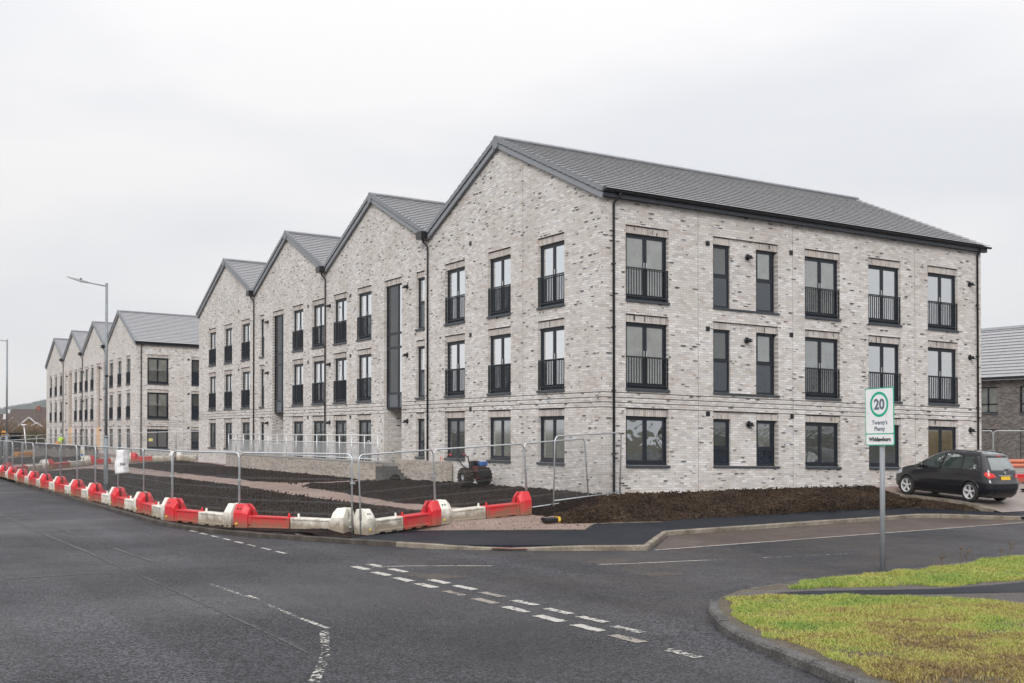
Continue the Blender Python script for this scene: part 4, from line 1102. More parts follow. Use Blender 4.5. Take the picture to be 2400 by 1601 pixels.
for y, q in [(-8.05, 0), (-9.05, 0), (-9.98, 0), (-10.9, 0), (-11.95, 3), (-12.95, 3), (-13.9, 0), (-14.85, 0), (-15.75, 0), (-16.65, 3), (-17.75, 2)]:
    j = random.uniform(-0.03, 0.03)
    stroke('give_way_dash', [(-11.12 + j, y + 0.33), (-11.10 + j, y - 0.32)], 0.215, (p_good, p_worn, p_faint, p_dirty)[q])
for y, q in [(-7.85, 0), (-8.75, 0), (-10.55, 0), (-11.45, 0), (-12.4, 3), (-13.4, 0), (-14.35, 0), (-15.2, 1), (-16.1, 1)]:
    j = random.uniform(-0.03, 0.03)
    stroke('give_way_dash', [(-10.70 + j, y + 0.33), (-10.66 + j, y - 0.32)], 0.2, (p_good, p_worn, p_faint, p_dirty)[q])
for i in range(9):
    y = 2.75 - i * 0.88; stroke('edge_dash', [(-11.80 + i * 0.036, y), (-11.77 + i * 0.036, y - 0.55)], 0.11, p_good if i < 6 else p_worn)
stroke('lane_line', [(-10.9, -8.0), (-10.2, -8.2), (-9.4, -8.62), (-8.7, -9.05)], 0.09, p_worn)
stroke('lane_line', [(-6.97, -9.8), (-6.33, -10.0), (-5.5, -10.13), (-4.2, -10.36)], 0.085, p_worn)
stroke('lane_line', [(-3.4, -10.5), (-2.0, -10.7), (-0.3, -10.85)], 0.08, p_faint)
stroke('seam', [(-15.35, 12.0), (-15.25, 3.7), (-15.06, -2.2), (-15.01, -6.25)], 0.11, p_ghost)
stroke('seam', [(-14.98, -6.7), (-14.92, -11.0), (-14.88, -14.2), (-14.9, -15.94)], 0.06, p_ghost)
stroke('seam', [(-17.22, -6.42), (-16.3, -6.38), (-15.27, -6.42)], 0.10, p_ghost)
stroke('centre_line', [(-14.62, 5.4), (-14.57, 1.8), (-14.5, 0.5)], 0.1, p_ghost)
stroke('centre_line', [(-14.42, -1.0), (-14.35, -3.2), (-14.24, -5.2)], 0.1, p_ghost)
stroke('centre_line', [(-14.2, -8.7), (-14.15, -10.2), (-14.08, -11.2)], 0.10, p_faint)
stroke('centre_line', [(-14.09, -10.5), (-14.09, -11.0)], 0.12, p_good)
stroke('centre_line', [(-14.10, -11.5), (-14.12, -12.9), (-14.08, -14.2)], 0.10, p_faint2)
stroke('centre_line', [(-14.12, -14.0), (-14.7, -15.61), (-15.5, -17.3), (-16.2, -19)], 0.16, p_faint)
for nm, q in (('road_patch', [(-10.85, -9.35), (-10.15, -9.6), (-9.95, -10.25), (-10.7, -10.3)]), ('road_patch', [(-6.9, -9.3), (-6.0, -9.2), (-5.95, -9.75), (-6.75, -9.9)]), ('road_patch', [(-7.2, -11.35), (-6.4, -11.45), (-6.4, -11.95), (-7.1, -11.8)])):
    sheet(nm, q, ZR + 0.003, MATS.get('brown_patch') or M('brown_patch', (0.052, 0.042, 0.038), 0.75, var=0.3, scale=12, bump=0.5, bscale=80), road)
dm = MB()                                               # loose grit and leaf scraps on the road
for i in range(1500):
    u = random.random()
    x, y = (random.uniform(-18, -4), random.uniform(-17, 0)) if u < 0.6 else (random.gauss(-9.5, 1.5), random.gauss(-7.5, 1.6))
    if y > -8 and x > -4.6 and u >= 0.6: continue
    s = random.uniform(0.006, 0.018); a = random.uniform(0, 3)
    dm.poly([(x + s * math.cos(a + k * 1.57) * random.uniform(0.6, 1.2), y + s * math.sin(a + k * 1.57) * random.uniform(0.6, 1.2), ZR + 0.010 + 0.5 * s * (k % 2)) for k in range(4)])
tag(dm.obj('road_grit', M('grit', (0.028, 0.022, 0.018), 0.9, var=0.4)), kind='stuff')

# ---------------------------------------------------------------- entrance terrace
def brick_wall_thing(name, label, Xf, Xb, y0, y1, zb, zt, coping):
    t = thing(name, label, 'wall', (0, 0, 0))
    bk = Bricks((Xf, 0, 0), (0, -1, 0), (1, 0, 0)); courses(bk, -y1, -y0, zb, zt)
    tag(link('brickwork', bk.mesh('brickwork', m_ramp_brick, shear=False), t), kind='stuff')
    be = Bricks((0, y0, 0), (1, 0, 0), (0, 1, 0)); courses(be, Xf + 0.035, Xb, zb, zt, depth=0.05)
    tag(link('end_brickwork', be.mesh('end_brickwork', m_ramp_brick, shear=False), t), kind='stuff')
    MB().box(Xf + 0.006, Xb, y0 + 0.006, y1, zb, zt).obj('core', m_mortar, t)
    if coping == 'stone': MB().box(Xf - 0.02, Xb + 0.02, y0 - 0.02, y1, zt, zt + 0.05).obj('coping', M('coping_stone', (0.33, 0.32, 0.30), 0.8), t)
    else:
        bk = Bricks((Xf, 0, 0), (0, -1, 0), (1, 0, 0)); n = int((y1 - y0) / 0.075)
        for i in range(n): bk.add(-y1 + i * 0.075 + 0.005, -y1 + (i + 1) * 0.075 - 0.005, zt + 0.005, zt + 0.11, 0.0, Xb - Xf, True)
        tag(link('brick_on_edge_coping', bk.mesh('brick_on_edge_coping', m_ramp_brick, shear=False), t), kind='stuff')
    return t
brick_wall_thing('terrace_wall', 'long low sandy brick wall carrying the galvanised railing in front of the block', -1.3, -1.0, 14.0, 34.6, -0.4, 0.60, 'stone')
brick_wall_thing('garden_wall', 'short low sandy brick wall right of the entrance steps', -0.33, -0.08, 9.72, 14.3, -0.3, 0.62, 'brick')
MB().box(-1.0, 0.03, 14.22, 34.6, -0.5, 0.60).obj('terrace_slab', M('terrace_concrete', (0.30, 0.29, 0.28), 0.85, var=0.15, bump=0.2)) ['kind'] = 'structure'
st = thing('entrance_steps', 'grey precast steps between the two low brick walls', 'steps', (0, 0, 0))
m_step = M('step_concrete', (0.10, 0.097, 0.092), 0.8, var=0.25, scale=8, bump=0.2)
for i in range(4):
    MB().box(-1.28, -0.34, 14.215 - 0.28 * (i + 1), 14.22 - 0.28 * i, -0.5, 0.60 - 0.13 * (i + 1)).obj('step', m_step, st)
rl = thing('terrace_railing', 'long galvanised steel railing on the low terrace wall', 'railing', (0, 0, 0))
m_galv = M('galvanised_steel', (0.50, 0.525, 0.545), 0.42, metal=0.55, var=0.12, scale=12)
m_galv2 = M('bright_galvanised_steel', (0.62, 0.64, 0.66), 0.4, metal=0.35, var=0.08, scale=12)
XR = -1.16
rt = MB()
for z in (1.70, 1.38, 0.74): rt.tube([(XR, 14.05, z), (XR, 34.55, z)], 0.022, 8)
rt.obj('rails', m_galv2, rl, smooth=True)
for i in range(16): MB().tube([(XR, 14.05 + i * 20.5 / 15, 0.65), (XR, 14.05 + i * 20.5 / 15, 1.70)], 0.026, 8).obj('post', m_galv2, rl, smooth=True)
bb = MB()
for i in range(190):
    y = 14.15 + i * 0.1075
    bb.box(XR - 0.007, XR + 0.007, y - 0.007, y + 0.007, 0.74, 1.38)
bb.obj('infill_bars', m_galv2, rl)
for s_, y in ((-1, 34.5),):
    MB().tube([(XR, y, 1.70), (XR + 0.5, y, 1.70), (XR + 0.9, y, 1.68)], 0.022, 8).tube([(XR, y, 1.38), (XR + 0.9, y, 1.38)], 0.02, 8).obj('return_rail', m_galv2, rl, smooth=True)
MB().tube([(-1.06, 15.35, 0.62), (-1.06, 15.35, 1.46), (-1.06, 15.2, 1.48), (-1.06, 14.1, 0.80), (-1.06, 14.02, 0.62)], 0.02, 8).obj('stair_handrail', m_galv2, rl, smooth=True)

# ---------------------------------------------------------------- temporary fence and barriers
PL, PH = 3.4, 1.9
def fence_protos():
    fr = MB(); r = 0.021; c = 0.16
    arc = lambda cx, cz, a0, a1: [(cx + c * math.cos(a), 0, cz + c * math.sin(a)) for a in np.linspace(a0, a1, 6)]
    fr.tube([(0.02, 0, 0.0)] + arc(0.02 + c, PH - c, math.pi, math.pi / 2) + arc(PL - 0.02 - c, PH - c, math.pi / 2, 0) + [(PL - 0.02, 0, 0.0)], r, 8)
    fr.tube([(0.02, 0, 0.14), (PL - 0.02, 0, 0.14)], 0.017, 6)
    wm = MB(); w = 0.0011
    n = 80
    for i in range(1, n):
        x = 0.02 + (PL - 0.04) * i / n
        zt = PH - 0.02 if 0.15 < x < PL - 0.15 else PH - 0.10
        for a, b in ((0.14, zt),): wm.box(x - w, x + w, -w, w, a, b, skip=(0, 1))
    for z in (0.42, 0.70, 0.98, 1.26, 1.54):
        wm.box(0.03, PL - 0.03, -0.0055, -0.0015, z - 0.002, z + 0.002, skip=())
        wm.box(0.03, PL - 0.03, 0.0015, 0.0055, z - 0.002 + 0.025, z + 0.002 + 0.025)
    cl = MB().box(PL - 0.05, PL + 0.05, -0.035, 0.035, 1.18, 1.23).tube([(PL, -0.05, 1.205), (PL, 0.05, 1.205)], 0.012, 6)
    return fr.mesh('frame', m_galv, smooth=True), wm.mesh('wire_mesh', M('mesh_wire', (0.16, 0.165, 0.17), 0.55, metal=0.2)), cl.mesh('clip', m_galv)
ME_F, ME_W, ME_C = fence_protos()
def fence(p, q, z0, z1, label, lean=0.0, group='temporary mesh fence panels round the site'):
    p, q = Vector(p), Vector(q); d = q - p; L = d.length
    t = thing('site_fence', label, 'fence', (p.x, p.y, z0), math.atan2(d.y, d.x), group)
    t.rotation_euler = (lean, -math.atan2(z1 - z0, L), math.atan2(d.y, d.x))
    t.scale = (L / PL, 1, 1)
    link('frame', ME_F, t); tag(link('wire_mesh', ME_W, t), kind='stuff'); link('clip', ME_C, t)
    return t
def barrier_mat(name, col):
    m = bpy.data.materials.new(name); m.use_nodes = True
    n, l = m.node_tree.nodes, m.node_tree.links
    p = n['Principled BSDF']; p.inputs['Roughness'].default_value = 0.42
    t = n.new('ShaderNodeTexCoord'); sx = n.new('ShaderNodeSeparateXYZ'); l.new(t.outputs['Object'], sx.inputs[0])
    oi = n.new('ShaderNodeObjectInfo')
    ge = n.new('ShaderNodeNewGeometry')
    a = n.new('ShaderNodeTexNoise'); a.inputs['Scale'].default_value = 3.5; a.inputs['Detail'].default_value = 7; a.inputs['Roughness'].default_value = 0.65
    l.new(ge.outputs['Position'], a.inputs['Vector'])
    dz = math_node(n, l, 'MULTIPLY_ADD', sx.outputs[2], -1.5, 0.56)
    s = math_node(n, l, 'ADD', math_node(n, l, 'MULTIPLY', a.outputs['Fac'], 1.15), dz)
    s = math_node(n, l, 'ADD', s, math_node(n, l, 'MULTIPLY_ADD', oi.outputs['Random'], 0.22, -0.14))
    dr = ramp(n, [(0.60, (0, 0, 0)), (1.05, (1, 1, 1))]); l.new(s, dr.inputs[0])
    f = math_node(n, l, 'MULTIPLY', dr.outputs[0], 0.82)
    mx = n.new('ShaderNodeMix'); mx.data_type = 'RGBA'
    l.new(f, mx.inputs[0]); mx.inputs[6].default_value = (*col, 1); mx.inputs[7].default_value = (0.17, 0.125, 0.075, 1)
    l.new(mx.outputs[2], p.inputs['Base Color'])
    rr = n.new('ShaderNodeMapRange'); rr.inputs[3].default_value = 0.40; rr.inputs[4].default_value = 0.8
    l.new(f, rr.inputs[0]); l.new(rr.outputs[0], p.inputs['Roughness'])
    return m
m_red = barrier_mat('red_barrier_plastic', (0.58, 0.022, 0.032))
m_white = barrier_mat('white_barrier_plastic', (0.76, 0.73, 0.66))
BL = 1.55
def barrier_protos(mat, nm):
    """block end at x=0, low beam to x=BL"""
    mb = MB()
    A = [(-0.24, 0.0), (-0.24, 0.40), (-0.13, 0.62), (-0.045, 0.62), (-0.045, 0.33), (0.045, 0.33), (0.045, 0.62), (0.13, 0.62), (0.24, 0.40), (0.24, 0.0)]
    B = [(-0.20, 0.0), (-0.20, 0.36), (-0.11, 0.50), (-0.045, 0.50), (-0.045, 0.33), (0.045, 0.33), (0.045, 0.50), (0.11, 0.50), (0.20, 0.36), (0.20, 0.0)]
    # block: full section for 0.25 m then a chamfered shoulder towards the beam
    i = len(mb.v); n = len(A)
    for x, S in ((0.0, A), (0.25, A), (0.38, B)):
        mb.v += [(x, y, z) for y, z in S]
    for r in range(2):
        for k in range(n):
            mb.f.append((i + r * n + k, i + r * n + (k + 1) % n, i + (r + 1) * n + (k + 1) % n, i + (r + 1) * n + k)); mb.r.append(.5)
    # concave ends are split into left half, right half and the foot
    for off, flip in ((0, False), (2 * n, True)):
        for idx in ((0, 1, 2, 3, 4), (5, 6, 7, 8, 9), (0, 4, 5, 9)):
            f = tuple(i + off + q for q in idx); mb.f.append(f if flip else tuple(reversed(f))); mb.r.append(.5)
    # beam with a sunken side panel, a lip along the top and foot cut-outs
    mb.box(0.36, BL, -0.15, 0.15, 0.05, 0.33)
    mb.box(0.36, BL - 0.001, -0.172, 0.172, 0.285, 0.335)
    mb.box(0.36, BL - 0.001, -0.185, 0.185, 0.03, 0.085)
    mb.box(BL - 0.07, BL, -0.171, 0.171, 0.08, 0.29); mb.box(0.38, 0.46, -0.171, 0.171, 0.08, 0.29)
    for x0, x1 in ((0.02, 0.55), (0.78, 1.05), (1.25, BL - 0.03)): mb.box(x0, x1, -0.183, 0.183, 0.0, 0.04)
    body = mb.mesh('body', mat)
    peg = MB().lathe([(0.0, 0.43), (0.022, 0.43), (0.028, 0.40), (0.028, 0.33)], 10, (BL - 0.12, 0, 0)).mesh('peg', mat)
    cap = MB().lathe([(0.0, -0.262), (0.03, -0.258), (0.034, -0.24), (0.034, -0.20)], 12, (0.10, 0, 0.12), axis=1).mesh('drain_cap', M('yellow_cap', (0.62, 0.48, 0.05), 0.5, dirt=(0.10, 0.07, 0.03), dscale=30))
    hole = MB()
    for x in (0.09, 0.17): hole.poly([(x + 0.026 * math.cos(t), -0.1905 + 0.013 * math.sin(t) - 0.002, 0.5035 + 0.026 * math.sin(t) * 0.87 ) for t in np.linspace(0, 2 * math.pi, 10, endpoint=False)])
    return body, peg, cap, hole.mesh('lifting_hole', m_black)
PR, PW = barrier_protos(m_red, 'red'), barrier_protos(m_white, 'white')
for me in (PR[0], PW[0]): pass
def barrier(p, q, z0, z1, colour, label, group='red and white plastic barriers at the foot of the fence'):
    """block end at p, beam towards q"""
    p, q = Vector(p), Vector(q); d = q - p
    t = thing('traffic_barrier', label, 'barrier', (p.x, p.y, z0), 0, group)
    t.rotation_euler = (random.uniform(-0.015, 0.015), -math.atan2(z1 - z0, d.length), math.atan2(d.y, d.x) + random.uniform(-0.012, 0.012))
    t.scale = (d.length / BL * 0.995, 1, 1)
    P = PR if colour == 'red' else PW
    b = link('body', P[0], t); bevel(b, 0.012, 2)
    link('peg', P[1], t); link('drain_cap', P[2], t); link('lifting_hole', P[3], t)
    return t
JL = [(-8.97, -2.42), (-10.81, 0.7), (-11.68, 4.07), (-11.66, 7.65), (-11.72, 11.17), (-11.8, 14.69), (-11.82, 18.15), (-11.88, 21.66), (-11.94, 25.18), (-11.96, 28.62), (-12.0, 32.2), (-12.0, 35.9), (-12.0, 39.5), (-12.0, 43.1)]
zf = -0.60
for i, (a, b) in enumerate(zip(JL, JL[1:])):
    A_, B_ = Vector(a), Vector(b)
    fence(b, a, zf + 0.02, zf + 0.02, f'galvanised mesh fence panel along the main road, {ORD[i]} from the site corner', lean=random.uniform(-0.02, 0.02))
    dd = (A_ - B_).normalized(); mid = (A_ + B_) / 2
    nrm = ORD[i] if i else 'nearest'
    barrier(tuple(B_ + dd * 0.02), tuple(mid), zf, zf, 'red', f'dirty red barrier in the row along the main road, {ORD[i]} red one from the corner')
    barrier(tuple(A_ - dd * (0.10 if i == 0 else 0.02)), tuple(mid), zf, zf, 'white', f'stained white barrier in the row along the main road, {ORD[i]} white one from the corner')
JR = [(-8.86, -2.62), (-6.41, -1.73), (-3.45, -1.37)]
zr = [-0.62, -0.52, -0.38]
for i in range(2):
    A_, B_ = Vector(JR[i]), Vector(JR[i + 1]); mid = (A_ + B_) / 2; zm = (zr[i] + zr[i + 1]) / 2
    fence(JR[i], JR[i + 1], zr[i] + 0.02, zr[i + 1] + 0.02, ('galvanised mesh fence panel just right of the site corner, above white and red barriers', 'galvanised mesh fence panel in front of the walking tractor')[i])
    dd = (B_ - A_).normalized()
    barrier(tuple(A_ + dd * 0.02), tuple(mid), zr[i], zm, 'white', ('muddy white barrier just right of the site corner gap', 'white barrier in the short row, next to the last red one')[i])
    barrier(tuple(B_ - dd * 0.02), tuple(mid), zr[i + 1], zm, 'red', ('bright red barrier in the middle of the short row right of the corner', 'bright red barrier at the right end of the short row')[i])
fence((-3.42, -1.36), (-0.81, -0.47), -0.36, -0.24, 'leaning open fence panel with its bottom rail showing, beyond the last red barrier', lean=-0.05)
fence((-2.89, -1.80), (0.2, -0.59), -0.16, -0.06, 'last leaning fence panel ending at the black drainpipe on the block corner', lean=0.05)
fb = thing('fence_foot', 'black rubber fence foot block with a yellow end on the gravel', 'fence foot', (-3.05, -1.95, -0.57), R(8)); fb.scale = (0.8,) * 3
MB().prism([(-0.12, 0.0), (-0.12, 0.10), (-0.10, 0.14), (0.10, 0.14), (0.12, 0.10), (0.12, 0.0)], 0, -0.35, 0.22).obj('rubber_body', m_black, fb)
MB().prism([(-0.122, 0.0), (-0.122, 0.06), (-0.09, 0.155), (0.09, 0.155), (0.122, 0.06), (0.122, 0.0)], 0, 0.222, 0.34).obj('yellow_end', M('yellow_plastic', (0.65, 0.42, 0.03), 0.5), fb)

# second row across the site beside the end of the near block
JB = [(1.6, 46.3), (-0.85, 47.3), (-3.14, 49.8), (-5.9, 49.4), (-8.9, 46.2), (-11.4, 44.3)]
zb = [float(site_h(np.array(x), np.array(y))) + 0.02 for x, y in JB]
for i, (a, b) in enumerate(zip(JB, JB[1:])):
    A_, B_ = Vector(a), Vector(b); mid = (A_ + B_) / 2; zm = (zb[i] + zb[i + 1]) / 2
    fence(a, b, zb[i], zb[i + 1], f'mesh fence panel in the back row across the site, {ORD[i]} from the block end', group='mesh fence panels of the back row')
    cA, cB = ('white', 'red') 
    if i: barrier(tuple(A_), tuple(mid), zb[i], zm, 'white', f'cream white barrier in the back row across the site, {ORD[i]} from the block end', 'barriers of the back row')
    else: barrier(tuple(B_ + (A_ - B_).normalized() * 0.05), tuple(mid), zb[1], zm, 'white', 'cream white barrier touching the end of the near block, rightmost of the back row', 'barriers of the back row')
    if i: barrier(tuple(B_), tuple(mid), zb[i + 1], zm, 'red', f'red barrier in the back row across the site, {ORD[i - 1]} red one from the block end', 'barriers of the back row')
for i, (a, b) in enumerate([((-2.2, 72), (-4.2, 69.5)), ((-4.2, 69.5), (-6.6, 67)), ((-6.6, 67), (-9.3, 65.4)), ((-9.3, 65.4), (-12, 63.8))]):
    fence(a, b, -0.2 - 0.08 * i, -0.28 - 0.08 * i, f'far mesh fence panel below the digger and hedge, {ORD[i]} from the right', group='far mesh fence panels before the digger')

# white rubble sack hung on the fence
sk = MB()
W_, Hs = 0.46, 0.76
N_ = 14
for i in range(N_ + 1):
    for j in range(5):
        u, v = j / 4, i / N_
        wx = (u - 0.5) * (W_ * (0.90 + 0.12 * v)); dz = -Hs * v
        sk.v.append((wx + 0.02 * math.sin(v * 7), -0.05 - 0.022 * math.sin(u * math.pi) * (0.4 + v) + 0.010 * math.sin(v * 17 + u * 5), dz + 0.05 * (u - 0.5) * (v > 0.9)))
for i in range(N_):
    for j in range(4):
        a = i * 5 + j; sk.f.append((a, a + 1, a + 6, a + 5)); sk.r.append(.5)
A_, B_ = Vector(JL[3]), Vector(JL[4])
sp = A_.lerp(B_, 0.80)
ang = math.atan2((A_ - B_).y, (A_ - B_).x)
sack = thing('rubble_sack', 'white woven sack with black letters hung on the roadside fence', 'sack', (sp.x, sp.y, zf + 1.86), R(-30))
so = sk.obj('sack_cloth', M('white_woven_plastic', (0.74, 0.74, 0.75), 0.6, var=0.06, scale=9), sack, smooth=True)
so.modifiers.new('thick', 'SOLIDIFY').thickness = 0.01
m_ink = M('black_ink', (0.02, 0.02, 0.025), 0.7)
link('lettering', text_mesh('nu', 0.17, m_ink, 0.001, 0.004), sack, (0.03, -0.084, -0.50), (R(90), R(-8), 0))

# ---------------------------------------------------------------- street lamps, speed sign
def lamp(x, y, z, top, label, arm, fit):
    t = thing('street_lamp', label, 'street lamp', (x, y, z), 0, 'street lamps along the main road')
    MB().tube([(0, 0, -0.1), (0, 0, 2.2)], 0.084, 14).obj('base_column', m_lampgrey, t, smooth=True)
    MB().tube([(0, 0, 2.2), (0, 0, 2.3)], 0.084, 14, r2=0.06).tube([(0, 0, 2.3), (0, 0, top)], 0.058, 12, r2=0.05).obj('pole', m_lampgrey, t, smooth=True)
    a = Vector(arm).normalized()
    MB().tube([(0, 0, top - 0.12), (a.x * 0.75, a.y * 0.75, top + 0.02)], 0.022, 8).prism([(0, 0), (0, 0.001), (0, 0.002)], 0, 0, 0.001).obj('bracket', m_lampgrey, t, smooth=True)
    h = MB(); b0 = Vector((a.x * 0.7, a.y * 0.7, top + 0.01)); b1 = Vector((a.x * 1.45, a.y * 1.45, top + 0.20))
    s = Vector((-a.y, a.x, 0))
    for w0, w1, z0, z1 in ((0.07, 0.13, -0.02, 0.035),):
        m = b0.lerp(b1, 0.35)
        h.hexa([b0 - s * w0 + Vector((0, 0, z0)), b0 + s * w0 + Vector((0, 0, z0)), m + s * w1 + Vector((0, 0, -0.05)), m - s * w1 + Vector((0, 0, -0.05)),
                b0 - s * w0 + Vector((0, 0, z1)), b0 + s * w0 + Vector((0, 0, z1)), m + s * w1 + Vector((0, 0, z1)), m - s * w1 + Vector((0, 0, z1))])
        h.hexa([m - s * w1 + Vector((0, 0, -0.05)), m + s * w1 + Vector((0, 0, -0.05)), b1 + s * w0 + Vector((0, 0, 0)), b1 - s * w0 + Vector((0, 0, 0)),
                m - s * w1 + Vector((0, 0, z1)), m + s * w1 + Vector((0, 0, z1)), b1 + s * w0 + Vector((0, 0, 0.025)), b1 - s * w0 + Vector((0, 0, 0.025))])
    h.obj('lamp_head', M('lamp_head_grey', (0.34, 0.35, 0.36), 0.5), t)
    MB().lathe([(0.0, 0.11), (0.035, 0.11), (0.04, 0.04)], 10, (a.x * 0.95, a.y * 0.95, top + 0.06)).obj('photocell', m_black, t)
    MB().box(-0.055, 0.055, -0.092, -0.05, 0.45, 1.05).obj('access_door', m_lampgrey, t)
    for b in fit:
        MB().box(*b[:6]).obj(b[6], b[7], t)
    return t
m_lampgrey = M('weathered_lamp_steel', (0.21, 0.235, 0.255), 0.5, metal=0.25, var=0.14, scale=5)
m_tag = M('white_tag', (0.72, 0.73, 0.74), 0.5)
lamp(-10.82, 17.9, -0.6, 8.17, 'tall grey street lamp behind the red barriers, its arm over the main road', (-1.0, 0.35, 0), [(-0.07, 0.07, -0.075, -0.06, 4.55, 4.62, 'band', m_black)])
lamp(-10.75, 49.4, -0.6, 8.15, 'grey street lamp at the left edge carrying two white tags', (-1.0, 0.35, 0),
     [(-0.20, -0.06, -0.06, -0.04, 3.2, 3.52, 'white_notice', m_tag), (0.06, 0.15, -0.06, -0.02, 3.6, 3.8, 'white_box', m_tag)])

sg = thing('speed_sign', 'green and white 20 zone sign on a grey pole at the grass corner', 'road sign', (-3.1, -13.5, -0.66))
MB().tube([(0, 0, -0.2), (0, 0, 2.6)], 0.0475, 18).obj('pole', M('sign_pole_grey', (0.22, 0.235, 0.255), 0.45, var=0.08, scale=7), sg, smooth=True)
sy = R(-30.0875 - 64.0)
pl = bpy.data.objects.new('plate', None); C.objects.link(pl)
PWd, PHt = 0.73, 1.06
def rrect(w, h, r, n=5):
    out = []
    for cx, cy, a0 in ((w / 2 - r, h / 2 - r, 0), (-w / 2 + r, h / 2 - r, 90), (-w / 2 + r, -h / 2 + r, 180), (w / 2 - r, -h / 2 + r, 270)):
        for k in range(n + 1):
            t = R(a0 + 90 * k / n); out.append((cx + r * math.cos(t), cy + r * math.sin(t)))
    return out
m_green = M('sign_green', (0.0, 0.37, 0.235), 0.4, var=0.04)
m_signw = M('sign_white', (0.78, 0.79, 0.80), 0.35, var=0.04, scale=3, dirt=(0.55, 0.55, 0.52), dirt_amt=0.2, dscale=9)
m_signgrey = M('sign_grey_blue', (0.125, 0.145, 0.20), 0.4, var=0.04)
bpy.data.objects.remove(pl)
pl = MB().prism(rrect(PWd, PHt, 0.035), 1, -0.004, 0.004).obj('plate', m_green, sg)
pl.location = (0, 0, 2.275 + PHt / 2); 
pl.rotation_euler = (R(90.0) - R(90.0), R(-1.0), sy)
offs = Vector((math.sin(sy), -math.cos(sy), 0)) * 0.062
pl.location += offs
def on_plate(name, me, x, z, y=-0.0065):
    return link(name, me, pl, (x, y, z), (R(90), 0, 0))
def face(name, pts, mat, y):
    mb = MB(); mb.poly([(a, y, b) for a, b in pts]); return mb.obj(name, mat, pl)
top_h = PHt * 0.80
up = rrect(PWd - 0.036, top_h - 0.030, 0.025); face('white_field', [(a, b + PHt / 2 - 0.018 - (top_h - 0.030) / 2) for a, b in up], m_signw, -0.0052)
lo_h = PHt - top_h - 0.026
up = rrect(PWd - 0.036, lo_h, 0.02); face('name_field', [(a, b - PHt / 2 + 0.018 + lo_h / 2) for a, b in up], m_signw, -0.0052)
cz = PHt / 2 - 0.287 * PHt
ring = MB(); n_ = 48
for k in range(n_):
    t0, t1 = 2 * math.pi * k / n_, 2 * math.pi * (k + 1) / n_
    ring.poly([(0.185 * math.cos(t0), -0.0072, cz + 0.185 * math.sin(t0)), (0.232 * math.cos(t0), -0.0072, cz + 0.232 * math.sin(t0)), (0.232 * math.cos(t1), -0.0072, cz + 0.232 * math.sin(t1)), (0.185 * math.cos(t1), -0.0072, cz + 0.185 * math.sin(t1))])
ring.obj('green_ring', m_green, pl)
on_plate('lettering', text_mesh('20', 0.265, m_signgrey, 0.0005, 0.010), 0.0, cz - 0.088)
on_plate('lettering', text_mesh("Twenty's", 0.108, m_signgrey, 0.0005, 0.0032), 0.005, PHt / 2 - 0.635 * PHt)
on_plate('lettering', text_mesh('Plenty', 0.108, m_signgrey, 0.0005, 0.0032), 0.0, PHt / 2 - 0.745 * PHt)
on_plate('lettering', text_mesh('Whitlawburn', 0.103, m_ink, 0.0005, 0.005), 0.0, PHt / 2 - 0.925 * PHt)
for z in (0.35, -0.35):
    MB().box(-0.09, 0.09, 0.005, 0.02, z - 0.02, z + 0.02).obj('bracket', m_galv, pl)

# ---------------------------------------------------------------- parked car
CAR_L, XC = 4.29, 2.145
def car_shape(z):
    """rear end x, front end x, half width at height z"""
    xr = np.interp(z, [0.18, 0.30, 0.45, 0.62, 0.72, 0.85, 0.98, 1.05, 1.20, 1.38, 1.48, 1.53, 1.56, 1.595], [0.16, 0.05, 0.0, 0.0, 0.05, 0.09, 0.12, 0.15, 0.24, 0.36, 0.42, 0.52, 0.80, 1.25])
    xf = np.interp(z, [0.18, 0.30, 0.45, 0.62, 0.75, 0.85, 0.93, 0.99, 1.04, 1.10, 1.20, 1.35, 1.48, 1.56, 1.595], [4.12, 4.26, 4.29, 4.26, 4.18, 4.05, 3.82, 3.55, 3.33, 3.20, 3.02, 2.72, 2.40, 2.05, 1.75])
    w = np.interp(z, [0.18, 0.28, 0.45, 0.65, 0.85, 0.95, 1.02, 1.20, 1.38, 1.48, 1.53, 1.57, 1.595], [0.80, 0.855, 0.895, 0.905, 0.90, 0.875, 0.855, 0.775, 0.69, 0.63, 0.57, 0.44, 0.22])
    return float(xr), float(xf), float(w)
NXR, NXF = 8.0, 4.5
def car_y(x, z):
    xr, xf, w = car_shape(z); c = (xr + xf) / 2; h = (xf - xr) / 2
    N = NXF if x > c else NXR
    return w * max(0.0, 1 - min(1.0, abs((x - c) / h)) ** N) ** (1 / N)
def car_xr(y, z):
    xr, xf, w = car_shape(z); c = (xr + xf) / 2; h = (xf - xr) / 2
    return c - h * max(0.0, 1 - min(1.0, abs(y / w)) ** NXR) ** (1 / NXR)
def car_xf(y, z):
    xr, xf, w = car_shape(z); c = (xr + xf) / 2; h = (xf - xr) / 2
    return c + h * max(0.0, 1 - min(1.0, abs(y / w)) ** NXF) ** (1 / NXF)
WHEELS = ((0.83, 0.31), (3.47, 0.31)); WR = 0.315
m_paint = M('dark_grey_car_paint', (0.0125, 0.0125, 0.017), 0.30, metal=0.25, var=0.08, coat=0.9)
m_cglass = glass_material('car_glass', 0.03, 0.10, (0.030, 0.043, 0.040), rough=0.02)
m_cglass2 = glass_material('rear_screen_glass', 0.14, 0.34, (0.06, 0.075, 0.072), rough=0.05)
m_tyre = M('tyre_rubber', (0.018, 0.018, 0.018), 0.85, bump=0.3, bscale=40)
m_rim = M('alloy_rim', (0.74, 0.74, 0.75), 0.35, metal=0.45, var=0.05)
m_lens = M('red_lamp_lens', (0.62, 0.018, 0.012), 0.15, var=0.2, scale=18, coat=0.8)
car = thing('parked_car', 'dark grey hatchback car with a yellow rear plate parked nose to the block', 'car', (12.03, -4.0, -0.372), 0)
